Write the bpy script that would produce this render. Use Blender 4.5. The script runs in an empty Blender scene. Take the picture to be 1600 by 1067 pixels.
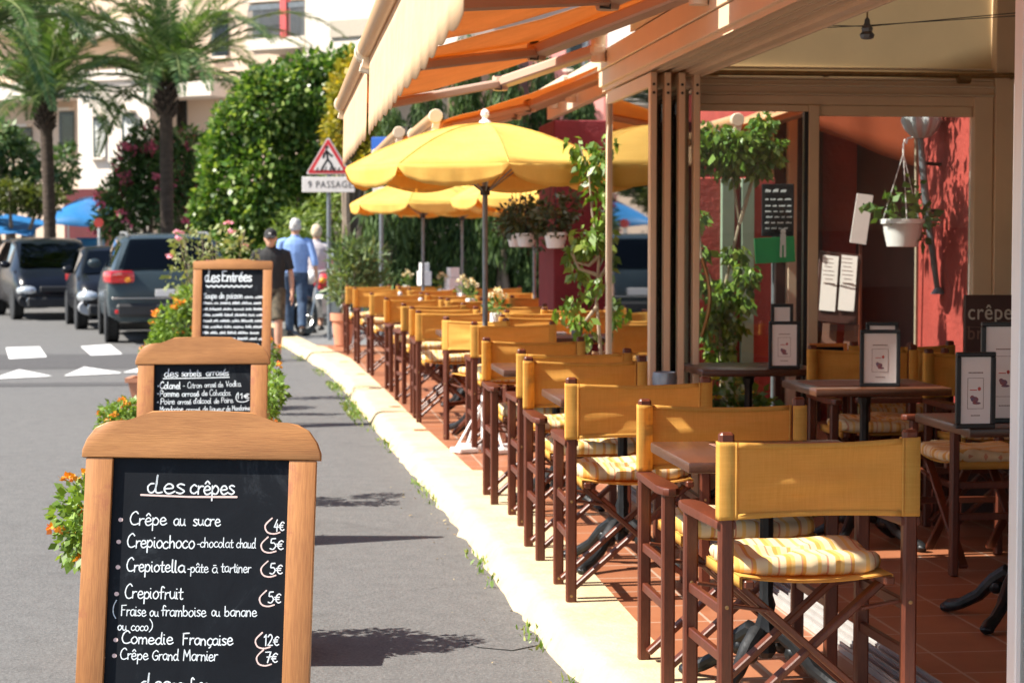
import bpy, bmesh, math, random
import numpy as np
from mathutils import Vector, Matrix, Euler, Quaternion
R = math.radians
random.seed(7); rng = np.random.default_rng(11)
S = bpy.context.scene
COL = S.collection
# ------------------------------------------------------------------ camera
CAMH, PITCH, F = 1.52, math.atan(152.5/3000), 3000.0
cam = bpy.data.cameras.new('camera'); co = bpy.data.objects.new('camera', cam); COL.objects.link(co)
co.location = (0, 0, CAMH); co.rotation_euler = (math.pi/2-PITCH, 0, 0)
cam.sensor_width = 36; cam.lens = 36*F/1600; cam.clip_end = 600; cam.clip_start = .1
cam.dof.use_dof = True; cam.dof.focus_distance = 5.9; cam.dof.aperture_fstop = 6.3
S.camera = co
FW = Vector((0, math.cos(PITCH), -math.sin(PITCH))); UP = Vector((0, math.sin(PITCH), math.cos(PITCH)))
CP = Vector((0, 0, CAMH))
def ray(px, py): return FW + Vector((1, 0, 0))*((px-800)/F) + UP*((533.5-py)/F)
def at(px, py, y):                     # point of the photo at world depth y
    r = ray(px, py); return CP + r*(y/r.y)
def gz(px, py, z=0.0):                 # point of the photo on the level z
    r = ray(px, py); return CP + r*((z-CAMH)/r.z)
TH = math.atan2(.12, .9928)            # the terrace runs a little to the left of the view
A = Vector((-math.sin(TH), math.cos(TH), 0)); B = Vector((math.cos(TH), math.sin(TH), 0))
def tp(b, a, z=0.0): return A*a + B*b + Vector((0, 0, z))
def ab(p): p = Vector((p[0], p[1], 0)); return p.dot(B), p.dot(A)
ZT = 0.10                              # terrace level
# ------------------------------------------------------------------ light
SUN_EL, SUN_D = R(47), R(11)            # from the left, a touch behind the camera
w = bpy.data.worlds.new('World'); S.world = w; w.use_nodes = True
nt = w.node_tree; bg = nt.nodes['Background']; sky = nt.nodes.new('ShaderNodeTexSky')
sky.sky_type = 'NISHITA'; sky.sun_disc = False; sky.sun_elevation = SUN_EL
sky.air_density = 1.0; sky.dust_density = .8; sky.ozone_density = 1.0
sd = Vector((-math.cos(SUN_EL)*math.cos(SUN_D), -math.cos(SUN_EL)*math.sin(SUN_D), math.sin(SUN_EL)))
sky.sun_rotation = math.atan2(sd.x, sd.y)
nt.links.new(sky.outputs[0], bg.inputs[0]); bg.inputs[1].default_value = .085
sl = bpy.data.lights.new('sun', 'SUN'); sl.energy = 5.0; sl.angle = R(.5); sl.color = (1, .93, .82)
so = bpy.data.objects.new('sun', sl); COL.objects.link(so); so.rotation_euler = sd.to_track_quat('Z', 'Y').to_euler(); so.location = (-20, -5, 30)
S.view_settings.view_transform = 'Standard'; S.view_settings.look = 'None'; S.view_settings.gamma = 1; S.view_settings.exposure = 1.17
S.cycles.max_bounces = 10; S.cycles.diffuse_bounces = 6; S.cycles.transparent_max_bounces = 24
# ------------------------------------------------------------------ materials
M = {}
def nodes(name):
    m = bpy.data.materials.new(name); m.use_nodes = True; M[name] = m
    t = m.node_tree; return m, t, t.nodes, t.links, t.nodes['Principled BSDF']
def vec(N, L, stretch=(1, 1, 1), coord='Object'):
    tc = N.new('ShaderNodeTexCoord'); mp = N.new('ShaderNodeMapping'); mp.inputs['Scale'].default_value = stretch
    L.new(tc.outputs[coord], mp.inputs[0]); return mp.outputs[0]
def noise(N, L, v, scale, detail=4, rough=.6, dist=0):
    n = N.new('ShaderNodeTexNoise'); n.inputs['Scale'].default_value = scale; n.inputs['Detail'].default_value = detail
    n.inputs['Roughness'].default_value = rough; n.inputs['Distortion'].default_value = dist
    L.new(v, n.inputs['Vector']); return n.outputs['Fac']
def ramp(N, L, f, stops, const=False):
    r = N.new('ShaderNodeValToRGB'); cr = r.color_ramp
    if const: cr.interpolation = 'CONSTANT'
    while len(cr.elements) < len(stops): cr.elements.new(.5)
    for e, (p, c) in zip(cr.elements, stops): e.position = p; e.color = (*c, 1)
    L.new(f, r.inputs[0]); return r.outputs[0]
def mix(N, L, f, a, b, mode='MIX'):
    x = N.new('ShaderNodeMix'); x.data_type = 'RGBA'; x.blend_type = mode
    for i, s in ((0, f), (6, a), (7, b)):
        if hasattr(s, 'links'): L.new(s, x.inputs[i])
        elif i: x.inputs[i].default_value = (*s, 1)
        else: x.inputs[i].default_value = s
    return x.outputs[2]
def bumpn(N, L, P, h, strength, dist=.01):
    b = N.new('ShaderNodeBump'); b.inputs['Strength'].default_value = strength; b.inputs['Distance'].default_value = dist
    L.new(h, b.inputs['Height']); L.new(b.outputs[0], P.inputs['Normal'])
def mul(c, k): return tuple(min(1, x*k) for x in c)
def mat(name, col, rough=.6, var=.15, scale=6, bump=0, bscale=80, metal=0, stretch=(1, 1, 1), col2=None, trans=0, tcol=None, coat=0, bdist=.004, spec=.5, wear=None):
    m, t, N, L, P = nodes(name)
    v = vec(N, L, stretch)
    c = ramp(N, L, noise(N, L, v, scale, 6), [(.3, mul(col, 1-var)), (.7, col2 or mul(col, 1+var))])
    if wear:
        f = ramp(N, L, noise(N, L, v, wear[1], 8, .7), [(wear[2], (0, 0, 0)), (min(1, wear[2]+.12), (1, 1, 1))])
        c = mix(N, L, f, c, wear[0])
    L.new(c, P.inputs['Base Color']); P.inputs['Roughness'].default_value = rough; P.inputs['Metallic'].default_value = metal
    P.inputs['Specular IOR Level'].default_value = spec
    P.inputs['Coat Weight'].default_value = coat
    if bump: bumpn(N, L, P, noise(N, L, vec(N, L, stretch), bscale, 5), bump, bdist)
    if trans:
        tr = N.new('ShaderNodeBsdfTranslucent'); ms = N.new('ShaderNodeMixShader'); ms.inputs[0].default_value = trans
        if tcol: tr.inputs[0].default_value = (*tcol, 1)
        else: L.new(c, tr.inputs[0])
        L.new(P.outputs[0], ms.inputs[1]); L.new(tr.outputs[0], ms.inputs[2]); L.new(ms.outputs[0], N['Material Output'].inputs[0])
    return m
def wood(name, dark, light, stretch, rough=.45, scale=9, bump=.15, coat=.1, wear=None):
    m, t, N, L, P = nodes(name)
    v = vec(N, L, stretch)
    f1 = noise(N, L, v, scale, 8, .65, .6); f2 = noise(N, L, v, scale*7, 3, .5)
    c = ramp(N, L, f1, [(.28, dark), (.52, tuple((a+b)/2 for a, b in zip(dark, light))), (.72, light)])
    c = mix(N, L, .35, c, ramp(N, L, f2, [(.35, mul(dark, .9)), (.6, light)]))
    big = noise(N, L, vec(N, L), 2.5, 3); c = mix(N, L, .3, c, ramp(N, L, big, [(.3, mul(dark, .8)), (.7, mul(light, 1.1))]))
    if wear:
        f = ramp(N, L, noise(N, L, vec(N, L), wear[1], 8, .75), [(wear[2], (0, 0, 0)), (wear[2]+.08, (1, 1, 1))])
        c = mix(N, L, f, c, wear[0])
    L.new(c, P.inputs['Base Color']); P.inputs['Roughness'].default_value = rough; P.inputs['Coat Weight'].default_value = coat
    P.inputs['Coat Roughness'].default_value = .3
    bumpn(N, L, P, f2, bump, .002); return m
def leafmat(name, c1, c2, c3=None, trans=.35, rough=.45):
    m, t, N, L, P = nodes(name)
    g = N.new('ShaderNodeNewGeometry')
    c = ramp(N, L, g.outputs['Random Per Island'], [(0, c1), (.6, c2), (1, c3 or mul(c2, 1.3))])
    L.new(c, P.inputs['Base Color']); P.inputs['Roughness'].default_value = rough
    tr = N.new('ShaderNodeBsdfTranslucent'); ms = N.new('ShaderNodeMixShader'); ms.inputs[0].default_value = trans
    L.new(mix(N, L, 1.0, c, (1.0, 1.0, .35), 'MULTIPLY'), tr.inputs[0])
    L.new(P.outputs[0], ms.inputs[1]); L.new(tr.outputs[0], ms.inputs[2]); L.new(ms.outputs[0], N['Material Output'].inputs[0]); return m
def glass(name, tint=(.9, .93, .92), refl=1.0, opaque=0.0, dirt=(.3, .3, .3)):
    m, t, N, L, P = nodes(name); N.remove(P)
    tr = N.new('ShaderNodeBsdfTransparent'); tr.inputs[0].default_value = (*tint, 1)
    gl = N.new('ShaderNodeBsdfGlossy'); gl.inputs['Roughness'].default_value = .02
    fr = N.new('ShaderNodeFresnel'); fr.inputs[0].default_value = 1.5
    mm = N.new('ShaderNodeMath'); mm.operation = 'MULTIPLY'; mm.inputs[1].default_value = refl; L.new(fr.outputs[0], mm.inputs[0])
    ms = N.new('ShaderNodeMixShader'); L.new(mm.outputs[0], ms.inputs[0]); L.new(tr.outputs[0], ms.inputs[1]); L.new(gl.outputs[0], ms.inputs[2])
    L.new(ms.outputs[0], N['Material Output'].inputs[0]); return m
wood('oak_upright', (.28, .10, .03), (.55, .245, .08), (14, 14, .8), scale=3.2, wear=((.36, .12, .05), 2.6, .58), bump=.3)
wood('oak_across', (.30, .115, .035), (.55, .255, .085), (.8, 14, 14), scale=3.2, wear=((.26, .11, .05), 26, .72), bump=.3)
wood('mahogany', (.055, .011, .005), (.15, .035, .013), (8, 8, 1.2), scale=4, rough=.42, coat=.04, wear=((.20, .07, .04), 30, .70))
wood('mahogany_across', (.052, .012, .006), (.13, .034, .015), (1.2, 8, 8), scale=4, rough=.38, coat=.12, wear=((.26, .10, .06), 30, .72))
wood('tabletop', (.045, .016, .008), (.11, .044, .022), (9, .9, 9), scale=4, rough=.32, coat=.15)
def chalk_mat():
    m, t, N, L, P = nodes('slate')
    v = vec(N, L, (1, 1, .6)); f = noise(N, L, v, 5, 8, .75, 1.2)
    c = ramp(N, L, f, [(.35, (.004, .005, .008)), (.56, (.007, .009, .013)), (.74, (.040, .047, .056))])
    L.new(c, P.inputs['Base Color']); P.inputs['Roughness'].default_value = .55; P.inputs['Specular IOR Level'].default_value = .18
    bumpn(N, L, P, noise(N, L, v, 200), .05)
chalk_mat()
def canvas_mat(name, c1, c2, trans):
    m, t, N, L, P = nodes(name)
    v = vec(N, L); wv = N.new('ShaderNodeTexWave'); wv.inputs['Scale'].default_value = 160; wv.bands_direction = 'Z'; L.new(v, wv.inputs[0])
    wx = N.new('ShaderNodeTexWave'); wx.inputs['Scale'].default_value = 160; wx.bands_direction = 'X'; L.new(v, wx.inputs[0])
    h = mix(N, L, .5, wv.outputs[0], wx.outputs[0])
    slub = noise(N, L, vec(N, L, (3, 3, 90)), 3, 4); slub2 = noise(N, L, vec(N, L, (90, 3, 3)), 3, 4)
    f = mix(N, L, .5, slub, slub2)
    c = ramp(N, L, f, [(.38, c1), (.62, c2)])
    c = mix(N, L, .35, c, ramp(N, L, noise(N, L, v, 5, 6), [(.3, mul(c1, .8)), (.7, mul(c2, 1.1))]))
    L.new(c, P.inputs['Base Color']); P.inputs['Roughness'].default_value = .85; P.inputs['Specular IOR Level'].default_value = .15
    bumpn(N, L, P, h, .25, .001)
    tr = N.new('ShaderNodeBsdfTranslucent'); L.new(mix(N, L, 1.0, c, (1, .8, .4), 'MULTIPLY'), tr.inputs[0])
    ms = N.new('ShaderNodeMixShader'); ms.inputs[0].default_value = trans
    L.new(P.outputs[0], ms.inputs[1]); L.new(tr.outputs[0], ms.inputs[2]); L.new(ms.outputs[0], N['Material Output'].inputs[0])
canvas_mat('ochre_canvas', (.74, .40, .08), (.86, .525, .135), .42)
canvas_mat('umbrella_canvas', (.84, .54, .12), (.88, .62, .17), .30)
canvas_mat('awning_canvas', (.72, .42, .22), (.78, .48, .26), .42)
canvas_mat('drape_canvas', (.22, .045, .018), (.28, .06, .022), .2)
canvas_mat('valance_canvas', (.80, .56, .33), (.84, .62, .40), .3)
def stripe_mat():
    m, t, N, L, P = nodes('striped_cotton')
    v = vec(N, L, (1, .35, .0)); sx = N.new('ShaderNodeSeparateXYZ'); L.new(v, sx.inputs[0])
    a = N.new('ShaderNodeMath'); a.operation = 'MULTIPLY'; a.inputs[1].default_value = 7.0; L.new(sx.outputs[0], a.inputs[0])
    b = N.new('ShaderNodeMath'); b.operation = 'FRACT'; L.new(a.outputs[0], b.inputs[0])
    cr, ye, oc, rd = (.68, .53, .32), (.72, .45, .15), (.60, .31, .08), (.55, .24, .14)
    c = ramp(N, L, b.outputs[0], [(0, cr), (.16, ye), (.24, cr), (.36, rd), (.40, cr), (.52, oc), (.62, ye), (.70, cr), (.84, rd), (.87, oc), (.93, cr)], True)
    L.new(c, P.inputs['Base Color']); P.inputs['Roughness'].default_value = .9; P.inputs['Specular IOR Level'].default_value = .1
    bumpn(N, L, P, noise(N, L, vec(N, L), 300), .2, .001)
stripe_mat()
mat('plain_cotton', (.80, .62, .34), .9, .12, 6, .15, 200)
mat('black_iron', (.025, .027, .03), .42, .3, 20, .3, 40, metal=.6)
mat('grey_iron', (.18, .20, .22), .4, .2, 12, .1, 40, metal=.3)
mat('steel', (.55, .55, .54), .35, .12, 10, metal=.9)
mat('brass', (.35, .22, .10), .4, .2, 20, metal=.8)
mat('marker_white', (.80, .86, .90), .6, .08, 60)
mat('marker_pink', (.85, .62, .58), .6, .08, 60)
def asphalt(name, c1, c2, cracks=True):
    m, t, N, L, P = nodes(name)
    v = vec(N, L, (1, 1, 1))
    big = noise(N, L, v, .35, 5, .6); fine = noise(N, L, v, 75, 3, .8); mid = noise(N, L, v, 9, 6, .7)
    c = ramp(N, L, big, [(.3, c1), (.7, c2)])
    c = mix(N, L, .6, c, ramp(N, L, fine, [(.32, mul(c1, .3)), (.52, c2), (.68, mul(c2, 2.0))])); c = mix(N, L, .35, c, ramp(N, L, noise(N, L, v, 55, 4, .8), [(.35, mul(c1, .35)), (.65, mul(c2, 1.5))])); st = ramp(N, L, noise(N, L, v, 1.3, 6, .7, .8), [(.58, (0, 0, 0)), (.75, (.6, .6, .6))]); c = mix(N, L, st, c, mul(c1, .55))
    c = mix(N, L, .3, c, ramp(N, L, mid, [(.3, mul(c1, .6)), (.7, mul(c2, 1.2))]))
    if cracks:
        vo = N.new('ShaderNodeTexVoronoi'); vo.feature = 'DISTANCE_TO_EDGE'; vo.inputs['Scale'].default_value = .55
        wob = N.new('ShaderNodeVectorMath'); wob.operation = 'ADD'
        nn = N.new('ShaderNodeTexNoise'); nn.inputs['Scale'].default_value = 2.2; nn.inputs['Detail'].default_value = 6; L.new(v, nn.inputs['Vector'])
        sc = N.new('ShaderNodeVectorMath'); sc.operation = 'SCALE'; sc.inputs['Scale'].default_value = .7; L.new(nn.outputs['Color'], sc.inputs[0])
        L.new(v, wob.inputs[0]); L.new(sc.outputs[0], wob.inputs[1]); L.new(wob.outputs[0], vo.inputs['Vector'])
        cf = ramp(N, L, vo.outputs['Distance'], [(.0, (1, 1, 1)), (.004, (.0, .0, .0))])
        cm = N.new('ShaderNodeMath'); cm.operation = 'MULTIPLY'; L.new(cf, cm.inputs[0]); L.new(ramp(N, L, noise(N, L, v, .8, 3), [(.52, (0, 0, 0)), (.6, (.7, .7, .7))]), cm.inputs[1]); c = mix(N, L, cm.outputs[0], c, mul(c1, .45))
    L.new(c, P.inputs['Base Color']); P.inputs['Roughness'].default_value = .9; P.inputs['Specular IOR Level'].default_value = .25
    bumpn(N, L, P, mix(N, L, .5, fine, noise(N, L, v, 40, 5)), .8, .012)
asphalt('asphalt', (.105, .104, .105), (.150, .149, .148))
asphalt('pavement_asphalt', (.16, .16, .162), (.20, .20, .20), False)
asphalt('dark_asphalt', (.075, .073, .076), (.095, .093, .095), False)
def tiles():
    m, t, N, L, P = nodes('terracotta_tiles')
    v = vec(N, L); br = N.new('ShaderNodeTexBrick'); br.offset = 0; br.inputs['Scale'].default_value = 1
    br.inputs['Brick Width'].default_value = .32; br.inputs['Row Height'].default_value = .32; br.inputs['Mortar Size'].default_value = .006
    br.inputs['Color1'].default_value = (.29, .105, .052, 1); br.inputs['Color2'].default_value = (.36, .14, .068, 1); br.inputs['Mortar'].default_value = (.46, .38, .30, 1)
    L.new(v, br.inputs[0])
    c = mix(N, L, .3, br.outputs[0], ramp(N, L, noise(N, L, v, 4, 8, .7), [(.3, (.22, .07, .03)), (.7, (.50, .22, .11))]))
    L.new(c, P.inputs['Base Color']); P.inputs['Roughness'].default_value = .42
    bumpn(N, L, P, br.outputs['Fac'], -.4, .003)
tiles()
mat('cream_paint', (.56, .43, .25), .8, .10, 4, .6, 26, bdist=.012, col2=(.66, .54, .34), wear=((.40, .31, .20), 6, .66))
mat('white_paint', (.78, .78, .77), .7, .06, 4, .2, 60, wear=((.35, .35, .35), 5, .66))
mat('white_metal', (.80, .80, .79), .35, .04, 4)
mat('arm_metal', (.52, .33, .23), .4, .05, 3)
mat('beige_metal', (.80, .60, .40), .38, .05, 3)
mat('tan_metal', (.50, .30, .15), .4, .05, 3)
mat('cream_metal', (.72, .58, .42), .4, .05, 3)
mat('beige_plaster', (.80, .64, .38), .85, .05, 3, .04, 60)
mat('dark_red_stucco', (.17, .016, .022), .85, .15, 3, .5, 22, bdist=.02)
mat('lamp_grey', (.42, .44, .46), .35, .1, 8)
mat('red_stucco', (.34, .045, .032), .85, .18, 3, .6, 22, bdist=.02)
mat('grey_plaster', (.46, .44, .42), .85, .08, 4, .3, 20)
mat('black_plastic', (.018, .018, .02), .4, .1, 10, wear=((.2, .2, .2), 30, .75))
mat('paper', (.86, .80, .77), .8, .04, 5)
mat('picture_blue', (.10, .22, .42), .8, .4, 40, col2=(.45, .12, .08))
mat('picture_red', (.55, .10, .08), .8, .3, 40)
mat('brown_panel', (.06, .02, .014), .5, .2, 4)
mat('sign_letter', (.55, .50, .42), .6, .05, 4)
mat('dim_letter', (.20, .10, .07), .6, .05, 4)
mat('terracotta', (.55, .24, .14), .8, .12, 6, .2, 40)
mat('tin_grey', (.22, .25, .29), .45, .15, 12, metal=.3)
mat('white_plastic', (.78, .77, .76), .4, .03, 4)
mat('orange_frame', (.70, .26, .05), .5, .1, 8)
mat('soil', (.06, .04, .03), .95, .3, 30, .5, 40)
mat('bark', (.22, .17, .13), .9, .3, 6, .6, 14, stretch=(1, 1, .4), bdist=.02)
mat('rail_grey', (.36, .35, .34), .45, .1, 10)
mat('palm_bark', (.075, .053, .04), .95, .35, 7, .9, 9, stretch=(.6, .6, 2.2), bdist=.05)
mat('stem', (.34, .28, .20), .8, .2, 20)
mat('green_stem', (.16, .20, .06), .8, .2, 20)
glass('pane_glass', refl=1.6)
glass('car_glass', (.07, .085, .09), .9)
leafmat('lantana_leaf', (.11, .19, .03), (.20, .33, .06), (.32, .44, .10))
leafmat('ficus_leaf', (.07, .15, .02), (.16, .28, .045), (.32, .42, .10), .3, .3)
leafmat('orange_petal', (.85, .26, .02), (.90, .42, .03), (.85, .18, .05), .2, .7)
leafmat('pink_petal', (.75, .10, .22), (.80, .22, .35), (.55, .05, .14), .2, .7)
leafmat('rose_petal', (.80, .30, .42), (.85, .42, .50), (.8, .25, .4), .2, .7)
leafmat('cream_petal', (.80, .72, .50), (.82, .76, .56), (.7, .55, .3), .2, .7)
leafmat('yellow_petal', (.85, .60, .02), (.90, .68, .05), (.85, .5, .02), .2, .7)
leafmat('red_petal', (.7, .05, .04), (.75, .10, .08), None, .2, .7)
# ------------------------------------------------------------------ mesh builder
class MB:
    def __init__(s): s.bm = bmesh.new(); s.mi = 0
    def box(s, c, size, rot=None, bev=0, seg=1):
        n0 = len(s.bm.faces)
        m = Matrix.Translation(Vector(c)) @ ((rot if isinstance(rot, Matrix) else Euler(rot).to_matrix()).to_4x4() if rot is not None else Matrix()) @ Matrix.Diagonal((*size, 1))
        g = bmesh.ops.create_cube(s.bm, size=1, matrix=m)
        if bev:
            es = list({e for v in g['verts'] for e in v.link_edges})
            bmesh.ops.bevel(s.bm, geom=es, offset=bev, segments=seg, profile=.5, affect='EDGES', clamp_overlap=True)
        s._mi(n0); return s
    def _mi(s, n0):
        if s.mi:
            s.bm.faces.ensure_lookup_table()
            for f in s.bm.faces[n0:]: f.material_index = s.mi
    def bar(s, p, q, w, t, bev=.003, up=(0, 0, 1)):
        p, q = Vector(p), Vector(q); d = q-p; z = d.normalized(); u = Vector(up)
        if abs(z.dot(u)) > .98: u = Vector((0, 1, 0))
        x = u.cross(z).normalized(); y = z.cross(x)
        return s.box((p+q)/2, (w, t, d.length), Matrix((x, y, z)).transposed(), bev)
    def loft(s, rings, cap=True, closed=True):
        n0 = len(s.bm.faces); vs = [[s.bm.verts.new(p) for p in r] for r in rings]; n = len(rings[0])
        for a, b in zip(vs, vs[1:]):
            for i in range(n if closed else n-1):
                j = (i+1) % n; s.bm.faces.new((a[i], a[j], b[j], b[i]))
        if cap and closed:
            s.bm.faces.new(vs[0][::-1]); s.bm.faces.new(vs[-1])
        s._mi(n0); return s
    def tube(s, pts, r, n=8, cap=True, sq=1.0):
        pts = [Vector(p) for p in pts]; rs = r if isinstance(r, (list, tuple)) else [r]*len(pts)
        t0 = (pts[1]-pts[0]).normalized(); u = Vector((0, 0, 1)) if abs(t0.z) < .9 else Vector((1, 0, 0))
        x = (u-t0*u.dot(t0)).normalized(); rings = []
        for i, p in enumerate(pts):
            t = (pts[min(i+1, len(pts)-1)]-pts[max(i-1, 0)]).normalized()
            x = (x-t*x.dot(t)).normalized(); y = t.cross(x)
            rings.append([p+(x*math.cos(k)+y*math.sin(k)*sq)*rs[i] for k in (2*math.pi*j/n for j in range(n))])
        return s.loft(rings, cap)
    def lathe(s, prof, c=(0, 0, 0), n=20, mx=None, lobes=0, amp=0, cap=True):
        mx = mx or Matrix(); rings = []
        for r, z in prof:
            rings.append([mx @ (Vector((r*(1+amp*math.cos(lobes*a))*math.cos(a), r*(1+amp*math.cos(lobes*a))*math.sin(a), z))) + Vector(c) for a in (2*math.pi*j/n for j in range(n))])
        return s.loft(rings, cap)
    def prism(s, pts, o, u, v, d, bev=0):          # outline pts in (u,v) from o, thickness vector d
        n0 = len(s.bm.faces)
        o, u, v, d = Vector(o), Vector(u), Vector(v), Vector(d)
        a = [s.bm.verts.new(o+u*x+v*y) for x, y in pts]; b = [s.bm.verts.new(o+u*x+v*y+d) for x, y in pts]
        fs = [s.bm.faces.new(a[::-1]), s.bm.faces.new(b)]
        n = len(pts)
        for i in range(n): s.bm.faces.new((a[i], a[(i+1) % n], b[(i+1) % n], b[i]))
        if bev:
            es = list(fs[0].edges)+list(fs[1].edges)
            bmesh.ops.bevel(s.bm, geom=es, offset=bev, segments=2, profile=.5, affect='EDGES')
        s._mi(n0); return s
    def grid(s, fn, nu, nv):
        n0 = len(s.bm.faces)
        vs = [[s.bm.verts.new(fn(i/nu, j/nv)) for j in range(nv+1)] for i in range(nu+1)]
        for i in range(nu):
            for j in range(nv): s.bm.faces.new((vs[i][j], vs[i+1][j], vs[i+1][j+1], vs[i][j+1]))
        s._mi(n0); return s
    def poly(s, pts):
        n0 = len(s.bm.faces); s.bm.faces.new([s.bm.verts.new(p) for p in pts]); s._mi(n0); return s
    def ball(s, c, r, n=12, sc=(1, 1, 1)):
        n0 = len(s.bm.faces)
        bmesh.ops.create_uvsphere(s.bm, u_segments=n, v_segments=max(6, n*2//3), radius=1, matrix=Matrix.Translation(Vector(c)) @ Matrix.Diagonal((r*sc[0], r*sc[1], r*sc[2], 1)))
        s._mi(n0); return s
    def build(s, name, mats, parent=None, smooth=35, solid=0, sub=0):
        bmesh.ops.recalc_face_normals(s.bm, faces=s.bm.faces)
        me = bpy.data.meshes.new(name); s.bm.to_mesh(me); s.bm.free()
        for m in (mats if isinstance(mats, (list, tuple)) else [mats]): me.materials.append(M[m] if isinstance(m, str) else m)
        o = bpy.data.objects.new(name, me); COL.objects.link(o)
        if parent: o.parent = parent
        if smooth:
            me.polygons.foreach_set('use_smooth', [True]*len(me.polygons)); me.set_sharp_from_angle(angle=R(smooth))
        if solid:
            md = o.modifiers.new('solid', 'SOLIDIFY'); md.thickness = solid; md.offset = 0
        if sub:
            md = o.modifiers.new('sub', 'SUBSURF'); md.levels = md.render_levels = sub
        return o
def tag(o, label=None, cat=None, group=None, kind=None):
    for k, v in (('label', label), ('category', cat), ('group', group), ('kind', kind)):
        if v: o[k] = v
    return o
def thing(name, label, cat, loc=(0, 0, 0), rz=0, group=None):
    o = bpy.data.objects.new(name, None); COL.objects.link(o); o.location = loc; o.rotation_euler = (0, 0, rz); o.empty_display_size = .1
    return tag(o, label, cat, group)
def copy_tree(o, parent=None):
    c = o.copy(); COL.objects.link(c)
    if parent: c.parent = parent
    for ch in list(o.children): copy_tree(ch, c)
    return c
def rawmesh(name, verts, faces_n, mats, parent=None, smooth=False, midx=None):
    """verts (N*k,3) array grouped k verts to a face"""
    me = bpy.data.meshes.new(name); k = faces_n; n = len(verts); nf = n//k
    me.vertices.add(n); me.vertices.foreach_set('co', np.asarray(verts, dtype=np.float32).ravel())
    me.loops.add(n); me.loops.foreach_set('vertex_index', np.arange(n, dtype=np.int32))
    me.polygons.add(nf); me.polygons.foreach_set('loop_start', np.arange(0, n, k, dtype=np.int32))
    for m in mats: me.materials.append(M[m])
    if midx is not None: me.polygons.foreach_set('material_index', np.asarray(midx, dtype=np.int32))
    me.update(calc_edges=True)
    o = bpy.data.objects.new(name, me); COL.objects.link(o)
    if parent: o.parent = parent
    return o
def unit(v): return v/(np.linalg.norm(v, axis=-1, keepdims=True)+1e-9)
def leaves(name, pts, mats, size, parent=None, aspect=.5, droop=.3, dirs=None, jitter=.35, up=.0, midx=None):
    """kite-shaped leaves, one per point"""
    n = len(pts); d = rng.normal(size=(n, 3)) if dirs is None else dirs+rng.normal(size=(n, 3))*.5
    d[:, 2] -= droop; d = unit(d); q = rng.normal(size=(n, 3)); q[:, 2] += up
    sdir = unit(np.cross(d, q)); nn = np.cross(sdir, d)
    L = size*(1+rng.normal(size=(n, 1))*jitter).clip(.4, 1.8); W = L*aspect/2
    v = np.stack([pts, pts+d*L*.45+sdir*W+nn*L*.06, pts+d*L-nn*L*.08, pts+d*L*.45-sdir*W+nn*L*.06], 1).reshape(-1, 3)
    return rawmesh(name, v, 4, mats, parent, midx=midx)
def blob_points(n, blobs, shell=.55):
    """points in the outer part of a set of ellipsoid clumps: blobs = [(c, (rx,ry,rz))]"""
    vol = np.array([b[1][0]*b[1][1]*b[1][2] for b in blobs])**(2/3); out = []; dirs = []
    for (c, r), k in zip(blobs, rng.multinomial(n, vol/vol.sum())):
        d = unit(rng.normal(size=(k, 3))); rad = shell+(1.08-shell)*rng.random((k, 1))**.7
        out.append(np.array(c)+d*rad*np.array(r)); dirs.append(d)
    return np.concatenate(out), np.concatenate(dirs)
def rot2(v, a): return Vector((v[0]*math.cos(a)-v[1]*math.sin(a), v[0]*math.sin(a)+v[1]*math.cos(a), 0))
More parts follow.
